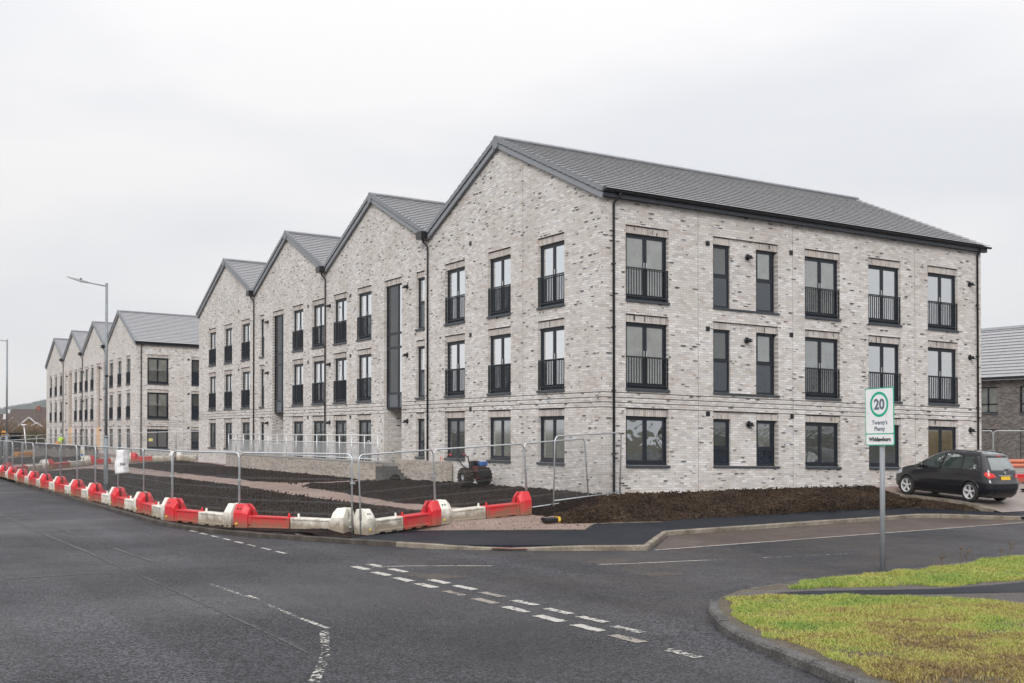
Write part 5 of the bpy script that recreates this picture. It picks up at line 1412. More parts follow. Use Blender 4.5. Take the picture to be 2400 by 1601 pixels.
car.rotation_euler = (R(0.4), R(-2.6), R(89.5)); car.scale = (0.955, 0.86, 1.01)
bm_ = MB(); NZ = 58; NT = 200
zs = np.concatenate([np.linspace(0.18, 1.0, 28), np.linspace(1.015, 1.50, 18), np.linspace(1.51, 1.595, 12)])
for z in zs:
    xr, xf, w = car_shape(z); c, h_ = (xr + xf) / 2, (xf - xr) / 2
    t_ = np.linspace(0, 2 * np.pi, 4001); ct, s_ = np.cos(t_), np.sin(t_); e = np.where(ct > 0, 2 / NXF, 2 / NXR)
    ox, oy = c + h_ * np.sign(ct) * np.abs(ct) ** e, w * np.sign(s_) * np.abs(s_) ** e
    al = np.concatenate([[0], np.cumsum(np.hypot(np.diff(ox), np.diff(oy)))]); qq = np.linspace(0, al[-1], NT, endpoint=False)
    for a_, b_ in zip(np.interp(qq, al, ox), np.interp(qq, al, oy)): bm_.v.append((float(a_) - 0.83, float(b_), float(z)))
for i in range(len(zs) - 1):
    for k in range(NT):
        a, b = i * NT + k, i * NT + (k + 1) % NT
        q = (a, b, b + NT, a + NT)
        cx = sum(bm_.v[v][0] for v in q) / 4; cz_ = sum(bm_.v[v][2] for v in q) / 4; cy = abs(sum(bm_.v[v][1] for v in q) / 4)
        if cy > 0.55 and any((cx + 0.83 - wx) ** 2 + (cz_ - wz) ** 2 < 0.365 ** 2 for wx, wz in WHEELS): continue
        bm_.f.append(q); bm_.r.append(.5)
bm_.f.append(tuple((len(zs) - 1) * NT + k for k in range(NT))); bm_.r.append(.5)
bm_.obj('body', m_paint, car, smooth=True)
MB().box(-0.6, 3.2, -0.62, 0.62, 0.16, 0.62).obj('underbody', m_black, car)
def side_patch(name, poly, mat, side, off=0.010, n=12, parent=car):
    """a pane or trim lying on the car's side: poly in x (from the rear bumper) and z, rows of quads between its lower and upper edge"""
    zs_ = [p[1] for p in poly]; z0, z1 = min(zs_), max(zs_)
    mb = MB(); rows = []
    def span(z):
        xs_ = []
        for (xa, za), (xb, zb_) in zip(poly, poly[1:] + poly[:1]):
            if (za - z) * (zb_ - z) <= 0 and za != zb_: xs_.append(xa + (xb - xa) * (z - za) / (zb_ - za))
        return (min(xs_), max(xs_)) if len(xs_) > 1 else None
    for i in range(n + 1):
        z = z0 + (z1 - z0) * min(max(i / n, 0.004), 0.996)
        s = span(z)
        if s is None: continue
        row = []
        for k in range(9):
            x = s[0] + (s[1] - s[0]) * k / 8
            row.append((x - 0.83, side * (car_y(x, z) + off), z))
        rows.append(row)
    return grid_rows(mb, rows).obj(name, mat, parent, smooth=True)
def grid_rows(mb, rows):
    n = len(rows[0])
    for r in rows: mb.v += r
    for i in range(len(rows) - 1):
        for k in range(n - 1): mb.f.append((i * n + k, i * n + k + 1, (i + 1) * n + k + 1, (i + 1) * n + k)); mb.r.append(.5)
    return mb
def rear_patch(name, poly, mat, off=0.006, n=10, parent=car):
    ys_ = [p[0] for p in poly]; zs_ = [p[1] for p in poly]; z0, z1 = min(zs_), max(zs_)
    mb = MB(); rows = []
    for i in range(n + 1):
        z = z0 + (z1 - z0) * min(max(i / n, 0.004), 0.996); xs_ = []
        for (ya, za), (yb, zb_) in zip(poly, poly[1:] + poly[:1]):
            if (za - z) * (zb_ - z) <= 0 and za != zb_: xs_.append(ya + (yb - ya) * (z - za) / (zb_ - za))
        if len(xs_) < 2: continue
        s = (min(xs_), max(xs_))
        rows.append([(car_xr(s[0] + (s[1] - s[0]) * k / 12, z) - 0.83 - off, s[0] + (s[1] - s[0]) * k / 12, z) for k in range(13)])
    return grid_rows(mb, rows).obj(name, mat, parent, smooth=True)
for sd_ in (1, -1):
    side_patch('side_window', [(0.62, 1.04), (1.18, 1.00), (1.16, 1.44), (0.92, 1.43)], m_cglass, sd_)
    side_patch('side_window', [(1.24, 0.985), (2.02, 0.975), (1.90, 1.46), (1.22, 1.455)], m_cglass, sd_)
    side_patch('side_window', [(2.12, 0.97), (2.92, 1.0), (2.62, 1.27), (2.38, 1.41), (2.0, 1.46)], m_cglass, sd_)
    side_patch('quarter_light', [(2.98, 1.005), (3.18, 1.02), (2.72, 1.26)], m_cglass, sd_)
    side_patch('pillar_trim', [(1.19, 0.985), (1.235, 0.985), (1.21, 1.455), (1.17, 1.45)], m_black, sd_, 0.004)
    side_patch('pillar_trim', [(2.03, 0.975), (2.11, 0.97), (1.99, 1.46), (1.91, 1.46)], m_black, sd_, 0.004)
    side_patch('sill_trim', [(1.22, 0.20), (3.05, 0.20), (3.02, 0.27), (1.25, 0.27)], m_black, sd_, 0.006)
    for x0 in (1.16, 2.07): side_patch('door_gap', [(x0, 0.30), (x0 + 0.012, 0.30), (x0 + 0.012, 0.97), (x0, 0.97)], m_black, sd_, 0.002)
    for x0 in (1.30, 2.20): side_patch('door_handle', [(x0, 0.84), (x0 + 0.19, 0.84), (x0 + 0.19, 0.875), (x0, 0.875)], m_black, sd_, 0.02, 3)
    side_patch('front_lamp', [(3.72, 0.72), (4.05, 0.64), (4.05, 0.78), (3.78, 0.90)], M('clear_lamp', (0.55, 0.57, 0.6), 0.1, coat=1.0), sd_)
    side_patch('rear_lamp', [(0.15, 0.79), (0.29, 0.86), (0.33, 0.93), (0.15, 0.965)], m_lens, sd_, 0.012, 8)
    mir = MB(); mir.lathe([(0.0, -0.13), (0.05, -0.12), (0.085, -0.05), (0.09, 0.03), (0.07, 0.06), (0.0, 0.065)], 14, (2.78 - 0.83, sd_ * 1.0, 1.03), axis=1)
    mo = mir.obj('mirror', m_paint, car, smooth=True)
    for wx, wz in WHEELS:
        w = bpy.data.objects.new('wheel', None); C.objects.link(w); w.parent = car; w.location = (wx - 0.83, sd_ * 0.80, WR)
        if sd_ < 0: w.rotation_euler = (0, 0, math.pi)
        MB().lathe([(0.215, -0.10), (0.27, -0.105), (0.305, -0.09), (WR, -0.06), (WR, 0.06), (0.305, 0.09), (0.27, 0.105), (0.215, 0.095)], 36, axis=1).obj('tyre', m_tyre, w, smooth=True)
        rm_ = MB(); rm_.lathe([(0.218, 0.10), (0.225, 0.112), (0.212, 0.112), (0.195, 0.05), (0.195, -0.09)], 36, axis=1)
        rm_.lathe([(0.0, 0.085), (0.045, 0.083), (0.055, 0.065), (0.055, 0.03)], 16, axis=1)
        for k in range(5):
            a = R(90 + 72 * k); ca_, sa_ = math.cos(a), math.sin(a)
            def pp(r_, t_, y_): return (r_ * ca_ - t_ * sa_, y_, r_ * sa_ + t_ * ca_)
            rm_.hexa([pp(0.03, -0.028, 0.035), pp(0.03, 0.028, 0.035), pp(0.205, 0.042, 0.06), pp(0.205, -0.042, 0.06), pp(0.03, -0.022, 0.075), pp(0.03, 0.022, 0.075), pp(0.205, 0.034, 0.10), pp(0.205, -0.034, 0.10)])
        rm_.obj('rim', m_rim, w)
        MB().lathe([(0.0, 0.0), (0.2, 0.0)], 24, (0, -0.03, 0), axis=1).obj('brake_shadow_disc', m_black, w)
    for wx, wz in WHEELS:
        arch = MB(); pts_ = []
        for k in range(0, 21):
            a = R(-12 + 204 * k / 20); x, z = wx + 0.372 * math.cos(a), wz + 0.372 * math.sin(a)
            z = max(z, 0.2); pts_.append((x - 0.83, sd_ * (car_y(x, z) - 0.012), z))
        arch.tube(pts_, 0.020, 6); arch.obj('wheel_arch', m_paint, car, smooth=True)
rear_patch('rear_window', [(-0.66, 1.03), (0.66, 1.03), (0.55, 1.43), (-0.55, 1.43)], m_cglass2)
rear_patch('spoiler_lip', [(-0.58, 1.445), (0.58, 1.445), (0.56, 1.485), (-0.56, 1.485)], m_paint, 0.05, 4)
rear_patch('brake_light', [(-0.14, 1.452), (0.14, 1.452), (0.14, 1.475), (-0.14, 1.475)], m_lens, 0.056, 3)
for sgn in (1, -1):
    q = [(0.50, 0.82), (0.80, 0.77), (0.82, 0.97), (0.60, 0.92)]
    rear_patch('rear_lamp', [(sgn * a, b) for a, b in q], m_lens, 0.014, 8)
rear_patch('number_plate', [(-0.26, 0.735), (0.26, 0.735), (0.26, 0.845), (-0.26, 0.845)], M('yellow_plate', (0.66, 0.40, 0.02), 0.45, var=0.06), 0.012, 3)
rear_patch('chrome_strip', [(-0.36, 0.87), (0.36, 0.87), (0.36, 0.885), (-0.36, 0.885)], m_chrome, 0.014, 2)
rear_patch('bumper_lip', [(-0.80, 0.585), (0.80, 0.585), (0.80, 0.63), (-0.80, 0.63)], m_paint, 0.018, 3)
rear_patch('bumper_insert', [(-0.62, 0.22), (0.62, 0.22), (0.66, 0.34), (-0.66, 0.34)], m_black, 0.006, 4)
bd = bpy.data.objects.new('badge', None); C.objects.link(bd); bd.parent = car; bd.location = (car_xr(0, 0.935) - 0.83 - 0.012, 0, 0.935)
MB().lathe([(0.048, 0.0), (0.058, -0.012), (0.048, -0.014)], 24, axis=0).obj('ring', m_chrome, bd, smooth=True)
MB().tube([(-0.012, 0.030, 0.018), (-0.014, 0.0, 0.026), (-0.014, -0.018, 0.008), (-0.014, 0.016, -0.010), (-0.014, -0.006, -0.028), (-0.012, -0.03, -0.02)], 0.009, 6).obj('emblem', m_chrome, bd)
MB().tube([(0.55 - 0.83 + 0.35, 0, 1.585), (0.36 - 0.83 + 0.35, 0, 1.70)], 0.008, 6).obj('aerial', m_black, car)
MB().tube([(0.16 - 0.83, 0.05, 1.045), (0.10 - 0.83, -0.30, 1.075)], 0.012, 6).obj('wiper', m_black, car)
for sd_ in (1, -1): MB().tube([(0.62 - 0.83, sd_ * 0.55, 1.555), (1.3 - 0.83, sd_ * 0.545, 1.585), (2.2 - 0.83, sd_ * 0.52, 1.56)], 0.012, 6).obj('roof_strip', m_black, car)

# ---------------------------------------------------------------- two-wheel tractor by the block
tr = thing('walking_tractor', 'muddy two wheel walking tractor with a blue fuel tank by the block wall', 'tractor', (-0.95, 6.3, 0.0), R(-85))
tr.location.z = float(site_h(np.array(-0.82), np.array(6.75))) + 0.11
m_mudtyre = M('muddy_tyre', (0.032, 0.024, 0.018), 0.95, var=0.4, scale=9, bump=0.8, bscale=30)
m_ltgrey = M('pale_grey_paint', (0.36, 0.38, 0.42), 0.5)
m_blue = M('blue_tank_paint', (0.03, 0.12, 0.34), 0.4)
m_redp = M('red_engine_paint', (0.15, 0.020, 0.017), 0.6, dirt=(0.03, 0.022, 0.016), dirt_amt=1.2, dscale=12)
for sd_ in (1, -1):
    w = bpy.data.objects.new('wheel', None); C.objects.link(w); w.parent = tr; w.location = (0, sd_ * 0.36, 0.30)
    ty = MB(); ty.lathe([(0.13, -0.17), (0.22, -0.19), (0.28, -0.16), (0.295, -0.08), (0.295, 0.08), (0.28, 0.16), (0.22, 0.19), (0.13, 0.17)], 28, axis=1)
    for k in range(16):
        a = 2 * math.pi * k / 16
        for q in (1, -1):
            b = a + (0.1 if q > 0 else 0.3)
            p0 = (0.30 * math.cos(b), q * 0.02, 0.30 * math.sin(b)); p1 = (0.29 * math.cos(b + 0.22), q * 0.17, 0.29 * math.sin(b + 0.22))
            ty.beam(p0, p1, 0.035, 0.04)
    ty.obj('tyre', m_mudtyre, w)
    MB().lathe([(0.13, -0.1), (0.135, 0.12 * sd_), (0.11, 0.08 * sd_), (0.05, 0.06 * sd_), (0.0, 0.10 * sd_)], 20, axis=1).obj('rim', m_ltgrey, w, smooth=True)
MB().tube([(0, -0.3, 0.3), (0, 0.3, 0.3)], 0.05, 10).box(-0.16, 0.42, -0.11, 0.11, 0.22, 0.46).obj('gearbox', m_redp, tr)
en = MB(); en.box(0.06, 0.46, -0.18, 0.18, 0.44, 0.66); en.box(0.30, 0.52, -0.14, 0.14, 0.40, 0.56)
bevel(en.obj('engine', m_redp, tr), 0.02)
bevel(MB().box(0.20, 0.44, -0.02, 0.24, 0.66, 0.82).obj('fuel_tank', m_blue, tr), 0.035, 3)
bevel(MB().box(-0.10, 0.14, -0.20, 0.14, 0.60, 0.84).obj('air_filter', m_black, tr), 0.04, 3)
MB().box(0.52, 0.56, -0.22, 0.22, 0.32, 0.62).tube([(0.54, -0.22, 0.35), (0.60, -0.22, 0.75), (0.30, -0.2, 0.86)], 0.015, 6).obj('guard', m_black, tr)
bevel(MB().box(-0.55, -0.10, -0.14, 0.16, 0.52, 0.60).obj('cover', m_ltgrey, tr), 0.02)
for sd_ in (1, -1):
    h = MB(); h.tube([(-0.25, sd_ * 0.08, 0.5), (-0.55, sd_ * 0.14, 0.66), (-0.80, sd_ * 0.24, 0.95), (-1.12, sd_ * 0.28, 1.02)], 0.024, 8)
    ho = h.obj('handlebar', m_black, tr, smooth=True)
    MB().tube([(-1.02, sd_ * 0.28, 1.0), (-1.18, sd_ * 0.29, 1.035)], 0.032, 8).obj('grip', M('red_grip', (0.4, 0.03, 0.03), 0.6), ho)
    MB().tube([(-0.98, sd_ * 0.31, 0.96), (-1.2, sd_ * 0.33, 0.93)], 0.008, 5).tube([(-0.98, sd_ * 0.25, 1.06), (-1.18, sd_ * 0.22, 1.09)], 0.008, 5).obj('lever', m_black, ho)
# stones and a clod heap on the soil
def lump(name, label, cat, x, y, z, r, mat, sq=0.7, seed=0):
    mb = MB(); n1, n2 = 7, 10
    for i in range(n1 + 1):
        for j in range(n2):
            t, p = math.pi * i / n1, 2 * math.pi * j / n2
            rr = r * (0.75 + 0.5 * float(vnoise(np.array(2.5 * math.sin(t) * math.cos(p) + seed), np.array(2.5 * math.cos(t) + 1.7 * math.sin(t) * math.sin(p)), seed)))
            mb.v.append((rr * math.sin(t) * math.cos(p), rr * math.sin(t) * math.sin(p), rr * math.cos(t) * sq))
    for i in range(n1):
        for j in range(n2): mb.f.append((i * n2 + j, (i + 1) * n2 + j, (i + 1) * n2 + (j + 1) % n2, i * n2 + (j + 1) % n2)); mb.r.append(.5)
    o = mb.obj(name, mat); o.location = (x, y, z); return tag(o, label, cat)
lump('stone', 'pale round stone on the soil beside the walking tractor', 'stone', -1.0, 6.95, 0.08, 0.16, M('pale_stone', (0.40, 0.38, 0.36), 0.85, var=0.2))
lump('soil_heap', 'dark clod of turf at the foot of the entrance steps', 'soil heap', -0.95, 12.85, 0.02, 0.22, m_soil, 0.75, 5)

# ---------------------------------------------------------------- far left: terrace under construction, worker, digger
cw = thing('concrete_wall', 'rough grey concrete wall under the far block, topped with rubble', 'wall', (0, 0, 0))
m_conc = M('rough_concrete', (0.20, 0.185, 0.172), 0.9, var=0.25, scale=2.0, bump=0.4, bscale=6)
P0, P1 = Vector((-2.15, 66.5)), Vector((-4.6, 79.5))
dv = (P1 - P0).normalized(); nv = Vector((-dv.y, dv.x)) * 0.4
MB().hexa([(*P0, -0.6), (*P1, -0.6), (*(P1 + nv), -0.6), (*(P0 + nv), -0.6), (*P0, 0.42), (*P1, 0.55), (*(P1 + nv), 0.55), (*(P0 + nv), 0.42)]).obj('wall_face', m_conc, cw)
rb = MB()
for i in range(80):
    p = P0.lerp(P1, random.random()) + nv * random.random(); s = random.uniform(0.06, 0.2)
    rb.box(p.x - s, p.x + s * 0.8, p.y - s, p.y + s, 0.38, 0.50 + s * random.uniform(0.5, 1.3))
tag(rb.obj('rubble', M('dark_rubble', (0.085, 0.075, 0.068), 0.9, var=0.4, scale=3), cw), kind='stuff')
sd2 = MB().box(-0.5, 0.5, -0.02, 0.02, 0.0, 1.35)
sb = thing('site_notice', 'white site notice board with yellow and blue panels behind the back barriers', 'notice board', (-4.3, 60.84, -0.25), R(-32))
MB().box(-0.14, 0.14, -0.015, 0.015, 0.15, 1.0).obj('board', m_tag, sb)
MB().box(-0.11, 0.04, -0.022, -0.0155, 0.52, 0.68).obj('yellow_panel', M('notice_yellow', (0.7, 0.55, 0.05), 0.5), sb)
MB().box(-0.11, 0.04, -0.022, -0.0155, 0.28, 0.46).obj('blue_panel', M('notice_blue', (0.03, 0.15, 0.5), 0.5), sb)
for x in (-0.1, 0.1): MB().box(x - 0.02, x + 0.02, 0.0155, 0.05, 0.0, 1.0).obj('post', m_ply, sb)

def skin_body(name, joints, edges, mat, parent, root=0, sub=1):
    me = bpy.data.meshes.new(name); me.from_pydata([j[:3] for j in joints], edges, [])
    o = link(name, me, parent)
    sk_ = o.modifiers.new('skin', 'SKIN'); sk_.use_smooth_shade = True
    for i, j in enumerate(joints):
        d = me.skin_vertices[0].data[i]; d.radius = (j[3], j[3] if len(j) < 5 else j[4]); d.use_root = i == root
    s_ = o.modifiers.new('sub', 'SUBSURF'); s_.levels = sub; s_.render_levels = sub
    me.materials.append(mat); return o
m_hiviz = M('hi_vis_yellow', (0.42, 0.68, 0.05), 0.6, var=0.1)
m_skin = M('skin', (0.42, 0.25, 0.18), 0.6)
wk = thing('person', 'worker in yellow hi-vis jacket and white helmet bending over by the concrete wall', 'person', (-2.62, 81.8, -0.18), R(60))
J = [(0, 0, 0.95, .15, .13), (0.02, 0, 1.15, .15, .13), (0.14, 0, 1.38, .17, .13), (0.20, 0, 1.48, .07, .07), (0.24, 0, 1.56, .06, .06),
     (0.14, .20, 1.38, .065), (0.28, .24, 1.12, .052), (0.46, .18, 0.98, .042), (0.14, -.20, 1.38, .065), (0.30, -.24, 1.12, .052), (0.48, -.16, 0.98, .042),
     (-0.01, .10, 0.88, .09), (0.06, .12, 0.48, .07), (-0.02, .12, 0.08, .05), (0.10, .13, 0.04, .045), (-0.01, -.10, 0.88, .09), (0.08, -.12, 0.48, .07), (0.0, -.12, 0.08, .05), (0.12, -.13, 0.04, .045)]
E_ = [(0, 1), (1, 2), (2, 3), (3, 4), (2, 5), (5, 6), (6, 7), (2, 8), (8, 9), (9, 10), (0, 11), (11, 12), (12, 13), (13, 14), (0, 15), (15, 16), (16, 17), (17, 18)]
skin_body('body', J, E_, m_hiviz, wk)
hd = MB(); hd.lathe([(0.0, -0.115), (0.05, -0.11), (0.075, -0.05), (0.082, 0.0), (0.08, 0.06), (0.05, 0.11), (0.0, 0.12)], 16, (0.27, 0, 1.64))
hd.box(0.345, 0.372, -0.012, 0.012, 1.61, 1.65)
for q in (1, -1): hd.lathe([(0, -0.01), (0.02, 0), (0, 0.01)], 8, (0.27, q * 0.085, 1.64), axis=1)
hd.obj('head', m_skin, wk, smooth=True)
MB().lathe([(0.125, 1.665), (0.10, 1.675), (0.098, 1.72), (0.07, 1.77), (0.0, 1.785)], 18, (0.27, 0, 0)).obj('helmet', m_tag, wk, smooth=True)
for q in (1, -1):
    hb = MB()
    hb.hexa([(0.46, q * .17 - .035, 0.94), (0.53, q * .15 - .035, 0.90), (0.53, q * .15 + .035, 0.90), (0.46, q * .17 + .035, 0.94), (0.46, q * .17 - .035, 0.965), (0.53, q * .15 - .035, 0.925), (0.53, q * .15 + .035, 0.925), (0.46, q * .17 + .035, 0.965)])
    for k in range(4):
        y = q * .15 - 0.03 + 0.02 * k; L_ = (0.06, 0.07, 0.068, 0.05)[k]
        hb.tube([(0.53, y, 0.913), (0.53 + L_ * .6, y, 0.895), (0.53 + L_, y, 0.865)], 0.009, 5)
    hb.tube([(0.49, q * .16 - q * .035, 0.94), (0.53, q * .16 - q * .06, 0.92), (0.56, q * .16 - q * .058, 0.895)], 0.010, 5)
    hb.obj('hand', m_skin, wk)
MB().lathe([(0.158, 1.10), (0.162, 1.10), (0.162, 1.15), (0.158, 1.15)], 16, (0.03, 0, 0)).obj('reflective_band', m_tag, wk)
cm = thing('concrete_mixer', 'orange yellow mixer drum beside the worker', 'mixer', (-2.99, 80.86, 0.22), R(20)); cm.scale = (0.55,) * 3
m_orange = M('machine_orange', (0.62, 0.25, 0.015), 0.5, dirt=(0.12, 0.07, 0.03), dscale=8)
MB().lathe([(0.0, -0.42), (0.30, -0.36), (0.46, -0.12), (0.46, 0.12), (0.26, 0.44), (0.22, 0.44)], 18, (0, 0, 0.85), axis=0).obj('drum', m_orange, cm, smooth=True)
MB().tube([(-0.5, -0.35, 0), (-0.1, -0.3, 0.85), (0.4, -0.35, 0)], 0.035, 6).tube([(-0.5, 0.35, 0), (-0.1, 0.3, 0.85), (0.4, 0.35, 0)], 0.035, 6).obj('stand', m_orange, cm)
MB().box(-0.75, -0.42, -0.2, 0.2, 0.55, 0.95).obj('engine_box', m_orange, cm)

ex = thing('excavator', 'orange and black digger at the left edge behind the fences', 'excavator', (-7.8, 68.9, -0.75), R(120))
for sd_ in (1, -1):
    MB().prism([(-1.15, 0.25), (-0.9, 0.0), (0.9, 0.0), (1.15, 0.25), (0.95, 0.52), (-0.95, 0.52)], 1, sd_ * 0.6, sd_ * 0.95).obj('track', m_black, ex)
bevel(MB().box(-1.1, -0.4, -0.75, 0.75, 0.62, 1.0).obj('engine_housing', m_orange, ex), 0.06)
cb = MB(); 
for x in (-0.35, 0.85):
    for y in (-0.05, 0.85): cb.box(x - 0.04, x + 0.04, y - 0.04, y + 0.04, 1.0, 2.35)
cb.box(-0.45, 0.95, -0.12, 0.92, 2.35, 2.47); cb.box(-0.42, 0.90, -0.08, 0.88, 0.65, 1.25)
cb.obj('cab', m_black, ex)
for nm, b in (('cab_window', (0.86, 0.87, 0.0, 0.8, 1.3, 2.3)), ('cab_window', (-0.3, 0.8, 0.86, 0.87, 1.3, 2.3)), ('cab_window', (-0.3, 0.8, -0.07, -0.06, 1.3, 2.3))): MB().box(*b).obj(nm, g_dark, ex)
MB().beam((0.5, -0.35, 1.1), (2.0, -0.35, 2.5), 0.25, 0.36).obj('boom', m_orange, ex)
MB().beam((2.0, -0.35, 2.55), (3.0, -0.35, 1.0), 0.2, 0.28).obj('stick', m_orange, ex)
MB().prism([(2.85, 1.0), (3.25, 0.95), (3.35, 0.4), (2.8, 0.25), (2.6, 0.6)], 1, -0.65, -0.05).obj('bucket', m_black, ex)

def mound(name, cx, cy, rx, ry, hgt, mat, seed, z0=-0.6):
    X, Y = np.meshgrid(np.linspace(cx - rx, cx + rx, 60), np.linspace(cy - ry, cy + ry, 60))
    d = np.hypot((X - cx) / rx, (Y - cy) / ry)
    Z = z0 - 0.1 + hgt * np.clip(1 - d, 0, 1) ** 0.7 * (0.7 + 0.6 * vnoise(X * 0.5, Y * 0.5, seed)) + 0.18 * vnoise(X * 2, Y * 2, seed + 1)
    return tag(grid_obj(name, X, Y, Z, d < 1, mat), kind='structure')
mound('soil_mound', -9.5, 112, 12, 10, 1.7, m_bank, 61)
mound('soil_mound', -6.3, 62.5, 4.5, 3.0, 0.5, m_soil, 63, -0.4)

wp = thing('bollard_light', 'slim leaning white post with a round cap before the brown bushes', 'post', (-4.4, 89.5, -0.3))
MB().tube([(0, 0, 0), (-0.24, 0.13, 2.55)], 0.055, 10).obj('post', m_tag, wp, smooth=True)
MB().lathe([(0.0, 2.80), (0.26, 2.78), (0.28, 2.70), (0.12, 2.66), (0.10, 2.5)], 16, (-0.24, 0.13, 0)).obj('cap', m_tag, wp, smooth=True)

# ---------------------------------------------------------------- far houses, bushes, hill
m_rooft = M('brown_roof_tile', (0.060, 0.042, 0.036), 0.8, var=0.2, scale=1.5)
m_redbrick = M('red_house_brick', (0.26, 0.085, 0.055), 0.9, var=0.15, scale=1)
m_tanbrick = M('tan_house_brick', (0.33, 0.235, 0.155), 0.9, var=0.15, scale=1)
m_render = M('white_render', (0.62, 0.63, 0.64), 0.8, var=0.08)
def house(x, y, rz, w, l, hw, rise, wallm, label, z=-0.86, chim=False, front=None):
    z -= 1.9
    t = thing('house', label, 'house', (x, y, z), rz, 'houses beyond the site')
    MB().prism([(-w / 2, 0), (w / 2, 0), (w / 2, hw), (0, hw + rise), (-w / 2, hw)], 0, -l / 2, l / 2).obj('wall', wallm, t)
    o = 0.35; k = rise / (w / 2)
    r = MB()
    for s_ in (1, -1): r.hexa([(-l / 2 - o, 0, hw + rise + 0.05), (l / 2 + o, 0, hw + rise + 0.05), (l / 2 + o, s_ * (w / 2 + o), hw - k * o + 0.05), (-l / 2 - o, s_ * (w / 2 + o), hw - k * o + 0.05),
                               (-l / 2 - o, 0, hw + rise + 0.22), (l / 2 + o, 0, hw + rise + 0.22), (l / 2 + o, s_ * (w / 2 + o), hw - k * o + 0.22), (-l / 2 - o, s_ * (w / 2 + o), hw - k * o + 0.22)])
    ro = r.obj('roof', m_rooft, t)
    for s_ in (1, -1):
        for e in (-1, 1): MB().beam((e * (l / 2 + o + 0.03), 0, hw + rise + 0.10), (e * (l / 2 + o + 0.03), s_ * (w / 2 + o), hw - k * o + 0.10), 0.05, 0.28).obj('bargeboard', m_render, ro)
    if chim: MB().box(-0.4, 0.4, -0.45, 0.45, hw + rise - 0.5, hw + rise + 1.0).obj('chimney', wallm, ro)
    for e in (-1, 1):
        for yy_ in (-w / 5, w / 5):
            for zz in ((0.9, 2.1), (3.4, 4.5)):
                if zz[1] < hw + 0.2:
                    f_ = MB().box(e * (l / 2 + 0.03) - 0.03, e * (l / 2 + 0.03) + 0.03, yy_ - 0.6, yy_ + 0.6, zz[0], zz[1]).obj('window', m_render, t)
                    MB().box(e * (l / 2 + 0.065) - 0.008, e * (l / 2 + 0.065) + 0.008, yy_ - 0.5, yy_ + 0.5, zz[0] + 0.1, zz[1] - 0.1).obj('pane', g_dark, f_)
    return t
HD = math.atan2(EYE[1] - 300, EYE[0] - 25)
def far(px, d): 
    """a spot d metres ahead of the viewpoint along the main road's left side, px metres-per-distance to the side"""
    s = px; fx, fy = 0.50132, 0.86527
    return EYE[0] + fx * d + fy * s * d, EYE[1] + fy * d - fx * s * d
for (s, d, rz, w, l, hw, ri, mt, lb, ch) in [
    (-0.4240, 235, HD + 0.35, 6.5, 8, 4.6, 2.6, m_tanbrick, 'tan gabled house with white bargeboards at the left edge', False),
    (-0.4225, 290, HD + 1.35, 9, 26, 5.0, 3.6, m_tanbrick, 'long dark brown roof behind the tan gabled house', False),
    (-0.4215, 215, HD - 0.45, 4.2, 6, 2.6, 1.5, m_render, 'small white gabled house right of the lamp post', False),
    (-0.4400, 190, HD + 0.2, 4.5, 6, 2.7, 1.7, m_render, 'white gable house cut by the left edge', False),
    (-0.4155, 262, HD + 1.15, 8.5, 11, 4.9, 3.1, m_tanbrick, 'house with a tan gable below the dark ridge of the red house', False),
    (-0.4085, 300, HD + 1.3, 9, 13, 6.8, 3.2, m_redbrick, 'tall red brick house with a dark roof beside the far block', True),
    (-0.4075, 228, HD - 0.2, 6.8, 6, 3.9, 2.2, m_tanbrick, 'wide low gable with white bargeboards above the bushes', False),
    (-0.3985, 320, HD + 0.9, 8, 9, 7.5, 3.4, m_redbrick, 'red brick gable end touching the corner of the far block', False)]:
    x, y = far(s, d); house(x, y, rz, w, l, hw, ri, mt, lb, chim=ch)
m_twig = M('bare_twigs', (0.155, 0.105, 0.070), 0.9, var=0.35, scale=2)
m_twig2 = M('olive_twigs', (0.085, 0.078, 0.036), 0.9, var=0.35, scale=2)
def bare_bush(x, y, w, hgt, n, mat, label, seed, z=-0.86):
    r = random.Random(seed)
    t = thing('bare_bush', label, 'bush', (x, y, z), 0, 'bare winter bushes before the far houses')
    tk = MB(); tw = MB()
    for i in range(9):
        b = (r.uniform(-w * .3, w * .3), r.uniform(-w * .2, w * .2), 0); e = (b[0] + r.uniform(-w * .22, w * .22), b[1] + r.uniform(-.5, .5), hgt * r.uniform(.5, .8))
        tk.tube([b, ((b[0] + e[0]) / 2 + r.uniform(-.2, .2), (b[1] + e[1]) / 2, e[2] * .5), e], 0.06, 5, r2=0.025)
        for k in range(n // 9):
            f = r.uniform(.2, 1); p = Vector(b).lerp(Vector(e), f)
            q = p + Vector((r.gauss(0, w * .16), r.gauss(0, w * .12), abs(r.gauss(0, hgt * .22))))
            m_ = p.lerp(q, .5) + Vector((r.gauss(0, .12), r.gauss(0, .12), r.gauss(0.1, .1)))
            for a_, b_ in ((p, m_), (m_, q)):
                d_ = (b_ - a_); sdv = Vector((-d_.y, d_.x, 0.3 * d_.x)).normalized() * 0.022
                tw.poly([a_ - sdv, a_ + sdv, b_ + sdv * .5, b_ - sdv * .5])
            for s_ in range(3):
                c = m_.lerp(q, r.random()); e2 = c + Vector((r.gauss(0, .35), r.gauss(0, .3), r.gauss(.25, .25))); sdv = Vector((0.012, -0.012, 0.006))
                tw.poly([c - sdv, c + sdv, e2])
    tk.obj('stems', mat, t); tag(tw.obj('twigs', mat, t), kind='stuff')
    return t
